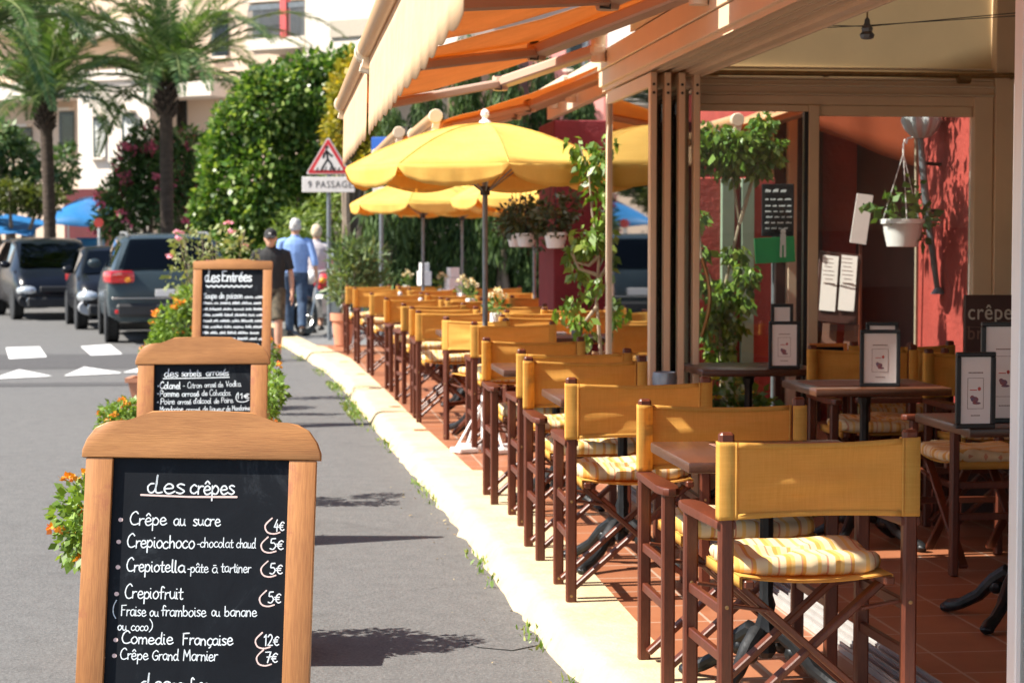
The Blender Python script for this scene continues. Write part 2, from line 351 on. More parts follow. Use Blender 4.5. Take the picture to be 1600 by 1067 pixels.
# ================================================================== handwriting, strokes of a marker pen
G = {
'a': (.95, [[(.8,.85),(.5,1),(.15,.75),(.1,.3),(.4,0),(.75,.3),(.82,.95),(.8,.25),(.95,0)]]),
'b': (.92, [[(.12,1.75),(.1,.05)],[(.1,.5),(.45,.95),(.8,.6),(.7,.1),(.35,0),(.1,.2)]]),
'c': (.85, [[(.75,.85),(.45,1),(.1,.6),(.15,.15),(.5,0),(.8,.2)]]),
'd': (1.0, [[(.78,.8),(.45,1),(.1,.55),(.2,.08),(.5,0),(.78,.4)],[(.85,1.85),(.8,.8),(.8,.15),(.98,0)]]),
'e': (.92, [[(.12,.48),(.75,.6),(.6,.97),(.3,.95),(.08,.5),(.25,.05),(.55,0),(.88,.22)]]),
'f': (.75, [[(.75,1.55),(.5,1.75),(.33,1.4),(.33,0)],[(.05,.9),(.68,.97)]]),
'g': (.95, [[(.8,.85),(.45,1),(.1,.6),(.2,.15),(.5,.1),(.8,.5)],[(.82,.95),(.8,-.3),(.5,-.65),(.15,-.5)]]),
'h': (.9, [[(.12,1.75),(.1,0)],[(.1,.5),(.45,.95),(.7,.7),(.74,0)]]),
'i': (.4, [[(.12,.95),(.12,.2),(.28,0)],[(.13,1.4),(.15,1.43)]]),
'l': (.42, [[(.12,1.75),(.1,.2),(.28,0)]]),
'm': (1.3, [[(.1,.95),(.1,0)],[(.1,.6),(.35,.95),(.57,.7),(.57,0)],[(.57,.6),(.85,.95),(1.08,.7),(1.12,0)]]),
'n': (.9, [[(.1,.95),(.1,0)],[(.1,.55),(.42,.95),(.7,.7),(.74,0)]]),
'o': (.95, [[(.45,1),(.1,.6),(.2,.1),(.55,0),(.85,.45),(.7,.9),(.42,1)]]),
'p': (.95, [[(.12,.95),(.1,-.75)],[(.1,.5),(.45,1),(.82,.6),(.65,.08),(.35,.02),(.1,.2)]]),
'q': (.95, [[(.8,.85),(.45,1),(.1,.6),(.2,.1),(.5,.05),(.8,.45)],[(.82,.95),(.8,-.7)]]),
'r': (.7, [[(.12,.95),(.1,0)],[(.1,.5),(.35,.9),(.66,.92)]]),
's': (.75, [[(.65,.9),(.35,1),(.12,.78),(.4,.5),(.66,.25),(.4,0),(.08,.1)]]),
't': (.7, [[(.35,1.5),(.32,.2),(.5,0),(.66,.1)],[(.05,.95),(.66,1.0)]]),
'u': (.95, [[(.1,.95),(.1,.3),(.35,0),(.7,.25),(.75,.95),(.76,.2),(.92,0)]]),
'v': (.85, [[(.08,.95),(.4,0),(.75,.95)]]),
'k': (.85, [[(.12,1.7),(.1,0)],[(.7,.95),(.12,.42),(.75,0)]]),
'z': (.8, [[(.1,.95),(.7,.93),(.1,.03),(.75,.02)]]),
'C': (1.15, [[(1.05,1.65),(.75,1.95),(.3,1.55),(.1,.8),(.3,.15),(.7,0),(1.15,.2)]]),
'F': (1.0, [[(.15,1.7),(.13,0)],[(.1,1.68),(.95,1.75)],[(.13,.95),(.72,.98)]]),
'G': (1.2, [[(1.05,1.5),(.7,1.75),(.2,1.3),(.1,.5),(.5,0),(.95,.2),(1.02,.75),(.6,.75)]]),
'M': (1.4, [[(.1,0),(.2,1.7)],[(.2,1.7),(.65,.6)],[(.65,.6),(1.1,1.7)],[(1.1,1.7),(1.25,0)]]),
'P': (1.05, [[(.15,1.65),(.12,0)],[(.1,1.6),(.6,1.75),(.95,1.3),(.7,.85),(.15,.8)]]),
'V': (1.1, [[(.08,1.7),(.5,0)],[(.5,0),(.95,1.7)]]),
'E': (1.0, [[(.15,1.7),(.12,0)],[(.1,1.7),(.85,1.75)],[(.13,.9),(.72,.95)],[(.1,0),(.92,.03)]]),
'L': (1.25, [[(.55,1.0),(.3,.95),(.1,.6),(.2,.1),(.5,.05),(.72,.6),(.82,1.9)],[(.82,1.9),(.70,.35),(.85,0),(1.2,.08)]]),
'S': (1.0, [[(.9,1.5),(.5,1.75),(.15,1.4),(.5,.9),(.9,.45),(.5,0),(.1,.2)]]),
'1': (.6, [[(.05,1.2),(.35,1.6)],[(.35,1.6),(.33,0)]]),
'2': (1.0, [[(.1,1.25),(.45,1.6),(.8,1.2),(.45,.5),(.08,.03)],[(.08,.03),(.9,.06)]]),
'4': (1.0, [[(.6,1.6),(.08,.5)],[(.08,.5),(.95,.55)],[(.62,1.0),(.58,-.1)]]),
'5': (.95, [[(.8,1.6),(.25,1.55)],[(.25,1.55),(.2,.95),(.6,.95),(.85,.5),(.5,0),(.08,.1)]]),
'7': (.95, [[(.1,1.5),(.85,1.55)],[(.85,1.55),(.4,0)],[(.3,.8),(.8,.85)]]),
'9': (.95, [[(.8,1.2),(.45,1.6),(.12,1.2),(.4,.8),(.8,1.2),(.7,0)]]),
'€': (1.0, [[(.95,1.2),(.65,1.35),(.3,1.0),(.25,.4),(.6,.05),(.95,.2)],[(.05,.85),(.75,.88)],[(.05,.55),(.7,.58)]]),
'-': (.6, [[(.08,.55),(.5,.57)]]), '.': (.35, [[(.12,.03),(.15,.05)]]), "'": (.3, [[(.15,1.7),(.1,1.4)]]),
'(': (.5, [[(.4,1.8),(.12,1.1),(.12,.3),(.4,-.3)]]), ')': (.5, [[(.1,1.8),(.38,1.1),(.38,.3),(.1,-.3)]]), ' ': (.75, []), ',': (.35, [[(.15,.08),(.08,-.25)]]), '/': (.6, [[(.5,1.6),(.05,-.2)]]),
}
ACC = {'ê': ('e', [[(.2,1.3),(.45,1.6),(.7,1.3)]]), 'â': ('a', [[(.2,1.3),(.45,1.6),(.7,1.3)]]), 'é': ('e', [[(.4,1.25),(.7,1.6)]]), 'è': ('e', [[(.25,1.6),(.55,1.25)]]),
       'à': ('a', [[(.2,1.35),(.65,1.38)]]), 'ç': ('c', [[(.5,0),(.58,-.2),(.35,-.4)]])}
def cr_smooth(p, k=5):
    if len(p) < 3: return p
    q = [p[0]]+list(p)+[p[-1]]; out = []
    for i in range(1, len(q)-2):
        for j in range(k):
            t = j/k; a, b, c, d = q[i-1], q[i], q[i+1], q[i+2]
            out.append(tuple(.5*(2*b[n]+(c[n]-a[n])*t+(2*a[n]-5*b[n]+4*c[n]-d[n])*t*t+(3*b[n]-a[n]-3*c[n]+d[n])*t**3) for n in (0, 1)))
    return out+[p[-1]]
def glyph_width(s, h): return sum((G[ACC[c][0]] if c in ACC else G[c])[0] for c in s)*h
class Pen:
    """lettering that lies on a panel: x to the right, z up, its face towards -y"""
    def __init__(s, y, wob=.03): s.mb = MB(); s.y = y; s.r = random.Random(3); s.wob = wob
    def stroke(s, pts, wd, mi=0):
        s.mb.mi = mi; pts = [Vector((x, 0, z)) for x, z in pts]
        if len(pts) == 2 and (pts[1]-pts[0]).length < wd: pts = [pts[0]-Vector((wd*.1, 0, 0)), pts[0]+Vector((wd*.1, 0, 0))]
        rows = []
        t = (pts[1]-pts[0]).normalized(); n = Vector((-t.z, 0, t.x))
        for k in (90, 50, 20): rows.append((pts[0]-t*wd/2*math.sin(R(k)), n*wd/2*math.cos(R(k))*.98+n*.00005))
        for i, p in enumerate(pts):
            t = (pts[min(i+1, len(pts)-1)]-pts[max(i-1, 0)]).normalized(); n = Vector((-t.z, 0, t.x)); rows.append((p, n*wd/2*(1+.12*math.sin(i*1.7+p.x*300))))
        for k in (20, 50, 90): rows.append((pts[-1]+t*wd/2*math.sin(R(k)), n*wd/2*math.cos(R(k))*.98+n*.00005))
        o = Vector((0, s.y, 0)); h = Vector((0, -.0006, 0))
        s.mb.loft([[p-n+o, p+n+o, p+n+o+h, p-n+o+h] for p, n in rows])
    def text(s, txt, x, z, h, wd, mi=0, fit=None, slope=0, bold=1):
        k = 1 if fit is None else fit/glyph_width(txt, h); x0 = x
        for ch in txt:
            base = ACC[ch][0] if ch in ACC else ch
            adv, st = G[base]; st = list(st)+(ACC[ch][1] if ch in ACC else [])
            jx, jz, js = s.r.gauss(0, s.wob), s.r.gauss(0, s.wob), 1+s.r.gauss(0, s.wob)
            for p in st:
                s.stroke([(x+(a+jx)*h*k, z+slope*(x-x0)+(b*js+jz)*h) for a, b in cr_smooth(p)], wd*bold, mi)
            x += adv*h*k
        return x
# ================================================================== ground, kerb, terrace
g = MB(); g.poly([(-150, -6, 0), (150, -6, 0), (150, 220, 0), (-150, 220, 0)])
tag(g.build('road', 'asphalt', smooth=0), kind='structure')
def line(px, z): return [gz(x, y, z) for x, y in px]
def resample(pts, step=.12):
    out = [pts[0]]
    for p, q in zip(pts, pts[1:]):
        n = max(1, int((q-p).length/step)); out += [p.lerp(q, (i+1)/n) for i in range(n)]
    return out
def smooth_line(pts, k=8):
    xy = [(p.x, p.y) for p in pts]; return [Vector((x, y, pts[0].z)) for x, y in cr_smooth(xy, k)]
KB = smooth_line([Vector((.95, 4.4, 0)), Vector((.72, 5.0, 0)), Vector((.47, 5.8, 0))]+line([(905, 1067), (800, 940), (735, 850), (650, 745), (570, 650), (520, 590), (475, 560), (436, 537), (400, 515), (352, 487)], 0))
KB = resample(KB, .1)
def off(i, d, pts):
    t = (pts[min(i+1, len(pts)-1)]-pts[max(i-1, 0)]); t.z = 0; t.normalize(); return pts[i]+Vector((t.y, -t.x, 0))*d
k = MB(); rows = []; s_acc = 0; last = 0; joint = []
rk = random.Random(5)
for i in range(len(KB)):
    s_acc += (KB[i]-KB[i-1]).length if i else 0
    j = rk.gauss(0, .012); jb = -abs(rk.gauss(0, .016))
    far = KB[i].y > 14.5
    g0 = .0
    if far and s_acc-last > 2.1: g0 = .05; last = s_acc
    ring = [(jb, -.03), (jb*.5+j*.3, .012+abs(j)*.4), (.018+j*.5, .05), (.04+j*.3, .085), (.062, .098), (.10, ZT+.004), (.30, ZT+.004), (.30, -.05)]
    rows.append([off(i, o+g0*(z < ZT+.01 and o < .09), KB)+Vector((0, 0, z-(g0*.5 if .05 < z else 0))) for o, z in ring])
k.loft(rows, cap=True)
tag(k.build('kerb', 'cream_paint', smooth=50), kind='structure')
# tiled terrace under everything to the right of the kerb, with a cream painted margin on top of it
tl = MB()
inner = [off(i, .2, KB) for i in range(len(KB)) if KB[i].y < 27]
far_pt = gz(505, 541, ZT)
pts = [p+Vector((0, 0, ZT)) for p in inner]
inv = Matrix.Rotation(-TH, 4, 'Z')
o = MB(); o.poly([inv @ p for p in pts+[Vector((9, 27, ZT)), Vector((9, 3.0, ZT)), Vector((1.3, 3.0, ZT))]])
ter = o.build('terrace', 'terracotta_tiles', smooth=0); ter.rotation_euler = (0, 0, TH); tag(ter, kind='structure')
mg = MB()
bd = [tp(1.20, 3.2), gz(1072, 1058, ZT), gz(939, 909, ZT), gz(784, 736, ZT), gz(738, 736, ZT), gz(719, 718, ZT), gz(657, 664, ZT), gz(607, 614, ZT), gz(548, 560, ZT), gz(505, 541, ZT)]
for p in bd: p.z = ZT+.004
bd = resample(bd, .15); ki = [off(i, .29, KB) for i in range(len(KB))]
def nearest(p): return min(ki, key=lambda q: abs(q.y-p.y))
prev = None
for p in bd:
    q = nearest(p).copy(); q.z = ZT+.0042; 
    if prev and (q.x < p.x): mg.poly([prev[1], prev[0], p, q]) if (prev[0]-p).length > 1e-4 and (prev[1]-q).length > 1e-4 else None
    prev = (p, q)
tag(mg.build('terrace_margin', 'cream_paint', smooth=0), kind='structure')
pv = MB(); pk = [off(i, .25, KB) for i in range(len(KB)) if KB[i].y > 24]
pv.poly([p+Vector((0, 0, ZT-.012)) for p in pk]+[Vector((-8, 60, ZT-.012)), Vector((9, 60, ZT-.012)), Vector((9, 26, ZT-.012))])
tag(pv.build('pavement', 'pavement_asphalt', smooth=0), kind='structure')
def patch(name, px, m, z=.004):
    q = MB(); q.poly([gz(x, y, z) for x, y in px]); return tag(q.build(name, m, smooth=0), kind='structure')
patch('road_patch', [(-400, 556), (218, 553), (300, 553), (300, 574), (218, 575), (-400, 580)], 'dark_asphalt')
patch('road_patch', [(-500, 602), (330, 596), (330, 601), (-500, 608)], 'dark_asphalt')
patch('road_patch', [(730, 983), (792, 964), (848, 985), (850, 1005), (800, 1015), (745, 1010), (722, 998)], 'asphalt')
patch('crosswalk_marking', [(9, 543), (62, 541.5), (73, 557.5), (14, 560.5)], 'white_paint', .008)
patch('crosswalk_marking', [(126, 541), (172, 538), (191, 553), (142, 555)], 'white_paint', .008)
patch('crosswalk_marking', [(-110, 544), (-48, 543), (-44, 561), (-108, 562)], 'white_paint', .008)
patch('speed_hump_marking', [(-14, 592), (30, 577), (82, 587.5)], 'white_paint', .008)
patch('speed_hump_marking', [(100, 587), (132, 573), (190, 582), (187, 583)], 'white_paint', .008)
patch('speed_hump_marking', [(192, 582), (222, 573), (280, 580)], 'white_paint', .008)
# weeds along the foot of the kerb
wp = []
for i in range(0, len(KB)):
    d = KB[i].y
    dens = 9 if (6.3 < d < 9.5 and math.sin(d*5.3)+math.sin(d*2.1) > .5) else ((22 if math.sin(d*1.9) > -.1 else 4) if 15.5 < d < 21 else (6 if math.sin(d*2.3) > .3 else 0))
    for _ in range(dens):
        q = off(i, rk.uniform(-.07 if d < 15 else -.15, .02), KB); wp.append((q.x, q.y+rk.uniform(-.05, .05), .0))
wp = np.array(wp); leafmat('weed_leaf', (.10, .20, .03), (.20, .32, .06), (.40, .42, .12))
ws = leaves('kerbside_weeds', wp, ['weed_leaf'], .032, aspect=.35, dirs=np.tile([0, 0, 1.2], (len(wp), 1)), droop=-.2)
tag(ws, 'straggling green weeds along the foot of the cream kerb', 'weeds', kind='stuff')
lp = np.array([(off(i, rk.uniform(-.30, -.0), KB).x, KB[i].y+rk.uniform(-.1, .1), .006) for i in range(len(KB)) if KB[i].y < 12 for _ in range(1)])
leafmat('dry_leaf', (.30, .20, .08), (.38, .30, .16), (.5, .40, .22), .1, .8)
tag(leaves('leaf_litter', lp, ['dry_leaf'], .02, dirs=np.tile([.3, .3, 0], (len(lp), 1)), droop=0, up=2), 'dry brown leaf crumbs in the gutter by the kerb', 'litter', kind='stuff')
# ================================================================== director's chair
CUSH = None
def cushion_mesh(w, d, h, tuft, seed, mats='striped_cotton'):
    rr = random.Random(seed); m = MB(); n = 56; rings = []
    prof = [(.0, 0), (.6, .0), (.9, .03), (.985, .25), (1.0, .55), (.985, .8), (.93, .97), (.8, 1.02), (.4, 1.0), (0.02, .98)]
    ph = [rr.uniform(0, 6) for _ in range(4)]
    for r, z in prof:
        ring = []
        for j in range(n):
            a = 2*math.pi*j/n; c, s = math.cos(a), math.sin(a)
            k = (abs(c)**5+abs(s)**5)**(-1/5)
            t = tuft*(abs(math.sin(a*10+ph[0]))**.5-.6)*(1 if r > .85 else .4 if r > .5 else 0)
            zz = h*z*(1+(.10*math.sin(a*3+ph[1])+.08*math.sin(a*5+ph[2]))*(z > .5)) + (.22*h*(r-.8) if z > .9 else 0)
            ring.append((w/2*k*c*max(r, .02)*(1+t*.35), d/2*k*s*max(r, .02)*(1+t*.35), zz))
        rings.append(ring)
    return m.loft(rings)
def make_chair(label, cat_group, cushion=1, seed=0):
    t = thing('directors_chair', label, 'chair', group=cat_group); X = .268
    for sx in (-1, 1):
        m = MB(); m.box((sx*X, -.20, .4475), (.042, .034, .895), bev=.007); m.build('leg', 'mahogany', t)
        m = MB(); m.box((sx*X, .205, .3125), (.042, .034, .625), bev=.006); m.build('leg', 'mahogany', t)
        m = MB(); pr = [(-.028, -.225), (.026, -.225), (.03, 0), (.034, .17), (.026, .235), (.01, .25), (-.012, .25), (-.028, .235), (-.034, .17), (-.03, 0)]
        m.prism(pr, (sx*X, .012, .622), (1, 0, 0), (0, 1, 0), (0, 0, .026), .006); a = m.build('armrest', 'mahogany', t)
        for z in (.39, .255):
            m = MB(); m.box((sx*X, .0025, z), (.02, .371, .03), bev=.003); m.build('rung', 'mahogany', t)
        m = MB(); m.box((sx*.205, .0, .468), (.028, .45, .024), bev=.004); m.build('seat_rail', 'mahogany', t)
        b = MB()
        for y in (-.20, .205):
            b.lathe([(.006, -.001), (.0058, .002), (.003, .003)], (sx*(X+.0), y-.0175, .405), 8, Matrix.Rotation(math.pi/2, 4, 'X'))
            b.lathe([(.006, -.001), (.0058, .002), (.003, .003)], (sx*(X+.0), y-.0175, .03), 8, Matrix.Rotation(math.pi/2, 4, 'X'))
        b.build('bolt', 'brass', t)
    for y, s in ((-.158, 1), (-.130, -1), (.128, 1), (.156, -1)):
        m = MB(); m.bar((-s*.215, y, .455), (s*.262, y, .035), .020, .040, .004, (0, 1, 0)); m.build('cross_brace', 'mahogany', t)
    for y in (-.18, .181):
        for s in (-1, 1):
            m = MB(); m.bar((s*.255, y, .405), (s*.135, y, .385), .010, .02, .002, (0, 1, 0)); m.build('stay', 'mahogany', t)
    m = MB()                                   # seat canvas sagging between the rails
    m.grid(lambda u, v: ((u-.5)*.435, (v-.5)*.40, .484-.018*(1-(2*u-1)**2)), 8, 4)
    m.grid(lambda u, v: (-.2175-.0035, (v-.5)*.40, .452+.032*u), 1, 4); m.grid(lambda u, v: (.2175+.0035, (v-.5)*.40, .484-.032*u), 1, 4)
    m.build('seat', 'ochre_canvas', t, solid=.003)
    rr = random.Random(seed); m = MB()          # back canvas with its sleeves round the posts
    sag = .012+.010*rr.random(); tw = rr.uniform(-.014, .014); cr_ = [(rr.uniform(-.2, .2), rr.uniform(.1, .9), rr.uniform(-1, 1)) for _ in range(3)]
    prof = [(-X-.0236, .0)] ; 
    def path(u):
        xs = [(X-.0240, -.2205+.037), (X+.0235, -.2205+.037), (X+.0235, -.2195), (X-.024, -.2195)]
        return xs
    pl = [(-X+.0240, -.1815), (-X-.0225, -.1810), (-X-.0240, -.1825), (-X-.0240, -.2175), (-X-.0225, -.2195)]
    n = 16
    mid = [(-X-.0225+(2*X+.045)*i/n, -.2197+sag*.6*(1-(2*i/n-1)**2)) for i in range(1, n)]
    pl = pl+mid+[(-p[0], p[1]) for p in pl[::-1]]
    def fn(u, v):
        i = u*(len(pl)-1); k = min(int(i), len(pl)-2); f = i-k
        x, y = pl[k][0]*(1-f)+pl[k+1][0]*f, pl[k][1]*(1-f)+pl[k+1][1]*f
        c = 1-min(1, (x/X)**2)
        zt, zb = .872-.010*c+tw*x, .650+.007*c
        z = zb+(zt-zb)*v
        return (x, y+c*(.004*math.sin(v*9+x*7+seed)+sum(.006*math.exp(-((v-vv-k_*(x-xx)*1.2)/.09)**2) for xx, vv, k_ in cr_)), z)
    m.grid(fn, len(pl)-1, 18)
    for sgn in (-1, 1):                          # turned hems and the stitched edge of the sleeves
        for v0, v1, x0, x1 in ((.0, .075, -.238, .238), (.925, 1.0, -.238, .238), (.0, 1.0, -.246, -.2385), (.0, 1.0, .2385, .246)):
            def hem(u, v, v0=v0, v1=v1, x0=x0, x1=x1, sgn=sgn):
                x = x0+(x1-x0)*u; uu = (4+1+(x+X+.0225)/(2*X+.045)*n-1)/(len(pl)-1); p = fn(min(1, max(0, uu)), v0+(v1-v0)*v); return (x, p[1]+sgn*.0024, p[2])
            m.grid(hem, 16 if x1-x0 > .1 else 1, 2 if v1-v0 < .5 else 14)
    m.build('backrest', 'ochre_canvas', t, solid=.0025, smooth=60)
    if cushion:
        c = cushion_mesh(.445, .39, .054, .30, seed).build('cushion', 'striped_cotton', t, smooth=60); c.location = (rr.uniform(-.01, .015), rr.uniform(.02, .04), .472+.004); c.rotation_euler = (0, 0, rr.uniform(-.06, .06))
        if cushion > 1:
            c2 = cushion_mesh(.45, .42, .05, .12, seed+9).build('cushion', 'plain_cotton', t, smooth=60); c2.location = (0, 0, .528); c2.rotation_euler = (0, 0, .08)
    return t
PROTO = {}
def chair(px, y, way, label, group, cushion=1, seed=0, extra=0, zt=ZT):
    """px: where the photo shows the left back post, y: its depth, way +1 back turned to us / -1 facing us"""
    key = (cushion, seed)
    if key not in PROTO: PROTO[key] = t = make_chair(label, group, cushion, seed)
    else: t = copy_tree(PROTO[key])
    rz = TH+extra+(0 if way > 0 else math.pi)
    p = Vector(((px-800)/F*y, y, 0)) - rot2((-.268 if way > 0 else .268, -.2), rz)
    t.location = (p.x, p.y, zt); t.rotation_euler = (0, 0, rz); tag(t, label, 'chair', group); return t
KR = "director's chairs in the row along the kerb"
kerb_row = [
 (1136, 5.34, 1, "ochre canvas director's chair nearest the camera, seen from behind with its striped cushion", 1, 1, .03),
 (1008, 6.50, -1, "ochre director's chair facing the nearest wooden table, across from the frontmost chair", 1, 2, 0),
 (893, 7.55, 1, "ochre director's chair seen from behind in front of the table with the grey tin pot", 1, 3, -.02),
 (826, 8.95, -1, "ochre director's chair facing the camera beyond the table with the grey tin pot", 1, 2, 0),
 (815, 9.60, 1, "ochre director's chair mostly hidden back to back with the chair beyond the tin pot table", 1, 3, 0),
 (760, 10.8, -1, "ochre director's chair facing the camera just in front of the umbrella's white foot", 1, 1, 0),
 (741, 13.0, 1, "ochre director's chair seen from behind right beside the pole of the biggest umbrella", 2, 5, 0),
 (697, 13.9, 1, "ochre director's chair turned sideways at the kerb, left of the umbrella's white foot", 1, 2, -.75),
 (654, 15.2, 1, "ochre director's chair seen square from behind, first to the left of the sideways chair", 1, 3, 0),
 (644, 16.1, -1, "ochre chair mostly hidden behind the square-on chair left of the sideways one", 1, 1, 0),
 (631, 17.0, 1, "ochre chair with its back to us, fifth from the far end of the kerbside row", 1, 2, .1),
 (604, 18.8, -1, "ochre chair facing the camera, fourth from the far end of the kerbside row", 1, 3, .05),
 (581, 20.7, 1, "ochre chair with its back to us, third from the far end of the kerbside row", 1, 1, .05),
 (555, 23.2, -1, "ochre director's chair last but one at the far end of the kerbside row", 1, 2, .05),
 (543, 24.6, 1, "ochre director's chair at the very far end of the kerbside row, beside the terracotta pot", 1, 3, .05)]
for px, y, way, lb, cu, sd_, ex in kerb_row: chair(px, y, way, lb, KR, cu, sd_, ex)
# ================================================================== cafe tables
TABLE = None
def cafe_table(b, a, label, w=.64, d=.60, rz=TH, zt=ZT, h=.765):
    global TABLE
    if TABLE is None:
        t = TABLE = thing('cafe_table', label, 'table')
        m = MB(); m.box((0, 0, h-.018), (w, d, .036), bev=.008, seg=2); m.build('tabletop', 'tabletop', t)
        m = MB(); m.lathe([(.02, .10), (.034, .12), (.026, .15), (.042, .19), (.024, .24), (.03, .27), (.021, .30), (.021, .66), (.03, .68), (.03, .70), (.06, .725)], n=16, lobes=8, amp=.05)
        m.box((0, 0, h-.0405), (.4, .4, .008)); m.build('pedestal', 'black_iron', t)
        for q in range(4):
            an = math.pi/4+q*math.pi/2; c, s = math.cos(an), math.sin(an); m = MB()
            m.tube([(c*r, s*r, z) for r, z in ((.02, .17), (.06, .185), (.11, .15), (.17, .085), (.24, .045), (.29, .03), (.32, .018))], [.022, .03, .028, .024, .022, .026, .016], 10)
            m.ball((c*.10, s*.10, .125), .03, 8); m.ball((c*.30, s*.30, .022), .024, 8, (1.2, 1.2, .8)); m.build('foot', 'black_iron', t)
    else: t = copy_tree(TABLE)
    p = tp(b, a); t.location = (p.x, p.y, zt); t.rotation_euler = (0, 0, rz); tag(t, label, 'table', "cafe tables"); return t
def table_px(px, py, label, h=.765):                # far-left corner of the top at px,py in the photo
    p = gz(px, py, ZT+h); b, a = ab(p); return cafe_table(b+.32, a-.30, label), (b+.32, a-.30)
T1, c1 = table_px(1016, 690, 'dark wooden cafe table nearest the camera, between the two frontmost chairs')
T2, c2 = table_px(846, 607, 'dark wooden cafe table carrying the grey tin pot')
T3, c3 = table_px(767, 567, 'dark wooden cafe table corner showing left of the chair in front of the umbrella foot')
T4, c4 = cafe_table(1.50, 14.35, 'dark wooden cafe table just beyond the big umbrella pole'), (1.50, 14.35)
more_tables = [(1.62, 16.4, 'cafe table hidden among the chairs left of the umbrella pole, with two salt shakers'), (1.70, 18.3, 'cafe table half way along the far kerbside row'),
               (1.72, 20.2, 'third cafe table from the far end of the kerbside row'), (1.72, 22.2, 'cafe table at the far kerbside row with a menu tower'), (1.76, 24.2, 'cafe table at the far end of the kerbside row, near the terracotta pot')]
for b, a, lb in more_tables: cafe_table(b, a, lb)
def put(t, b, a, z=ZT+.765, rz=0): p = tp(b, a); t.location = (p.x, p.y, z); t.rotation_euler = (0, 0, rz); return t
# placemat on the first table
m = MB()
for i in range(30): m.box((0, -.1725+i*.0115, .0022), (.44, .0105, .0035), bev=.0012)
mat('bamboo', (.26, .13, .09), .6, .35, 30, stretch=(1, 30, 1))
pm = tag(m.build('placemat', 'bamboo'), 'brown slatted bamboo placemat on the nearest cafe table', 'placemat'); put(pm, c1[0]+.08, c1[1]+.03, rz=TH+.05)
# grey tin pot on the second table
m = MB(); m.lathe([(.032, 0), (.040, .004), (.044, .04), (.040, .062), (.036, .064), (.036, .02), (.0, .018)], n=20, cap=False)
p = gz(1038, 607, ZT+.765); tin = tag(m.build('tin_pot', 'tin_grey'), 'low grey tin pot on the second cafe table', 'pot'); tin.location = (p.x, p.y, ZT+.765); tin.scale = (1.3, 1.3, 1.2)
# ================================================================== chalkboards
def chalkboard(px, y, w, label, crown, zt, writing, rz=0.0, sw=.075, tilt=R(11), zb=.04, ch=.13, roll=0):
    t = thing('chalkboard_sign', label, 'menu board', group='wooden A-frame chalkboards in the road')
    ct, st = math.cos(tilt), math.sin(tilt); H = zt/ct; W = w/2
    fr = bpy.data.objects.new('front_frame', None)
    W0, H0, ch0 = W, H, ch
    def lean(o, sgn=1): o.rotation_euler = (-tilt, 0, 0) if sgn > 0 else (-tilt, 0, math.pi); o.location = (0, 0 if sgn > 0 else 2*zt*math.tan(tilt)+.0, 0); return o
    for sgn in (1, -1):
        if sgn < 0: W, H, w = W0-.045, H0-.06, w-.09      # the back leaf is smaller and tucked in under the crown
        m = MB()
        if sgn < 0: pr = [(-W, H-ch), (-W, H-ch+.07), (0, H-ch+.07)]
        elif crown == 'arch':
            pr = [(-W-.012, H-ch), (-W-.012, H-ch+.02), (-W+.000, H-.085), (-W+.024, H-.052), (-W+.055, H-.036), (-W+.085, H-.031), (-.215*w/.66, H-.030), (-.19*w/.66, H-.026), (-.165*w/.66, H-.012), (-.143*w/.66, H-.002), (0, H+.001)]
        else:
            pr = [(-W-.002, H-ch), (-W-.004, H-.025), (-W+.006, H-.018), (-W+.25*w, H-.016), (-W+.30*w, H-.004), (0, H)]
        pr = pr+[(-x, z) for x, z in pr[-2::-1]]
        m.prism(pr, (0, -.019 if sgn > 0 else -.014, 0), (1, 0, 0), (0, 0, 1), (0, .038 if sgn > 0 else .028, 0), .004); lean(m.build('crown_rail', 'oak_across', t), sgn)
        for s in (-1, 1):
            m = MB(); m.box((s*(W-sw/2), 0, (H-ch)/2-.0005), (sw, .030, H-ch-.001), bev=.0025, seg=2); lean(m.build('stile', 'oak_upright', t), sgn)
        m = MB(); m.box((0, 0, .16), (w-2*sw-.002, .028, .075), bev=.004); lean(m.build('bottom_rail', 'oak_across', t), sgn)
        m = MB(); m.box((0, .004, (H-ch+.1975)/2), (w-2*sw-.001, .008, H-ch-.199)); pn = lean(m.build('slate_panel', 'slate', t), sgn)
        if sgn > 0:
            pen = Pen(-.0001); writing(pen, -W+sw, H-ch, w-2*sw); o = pen.mb.build('lettering', ['marker_white', 'marker_pink'], pn, smooth=0)
    if zt < 1.2:
        for s in (-1, 1):
            m = MB(); dy = 2*zt*math.tan(tilt)+.05; z = .35; k = z*math.tan(tilt); m.tube([(s*(W-.03), k, z), (s*(W-.03), dy-k, z)], .004, 6); m.build('hinge_stay', 'steel', t)
    p = Vector(((px-800)/F*y, y, 0)) - Vector((0, zt*math.tan(tilt), 0))
    t.location = (p.x, p.y, 0); t.rotation_euler = (0, roll, rz); return t
U = 5.5/3000                       # metres to a photo pixel at the first board
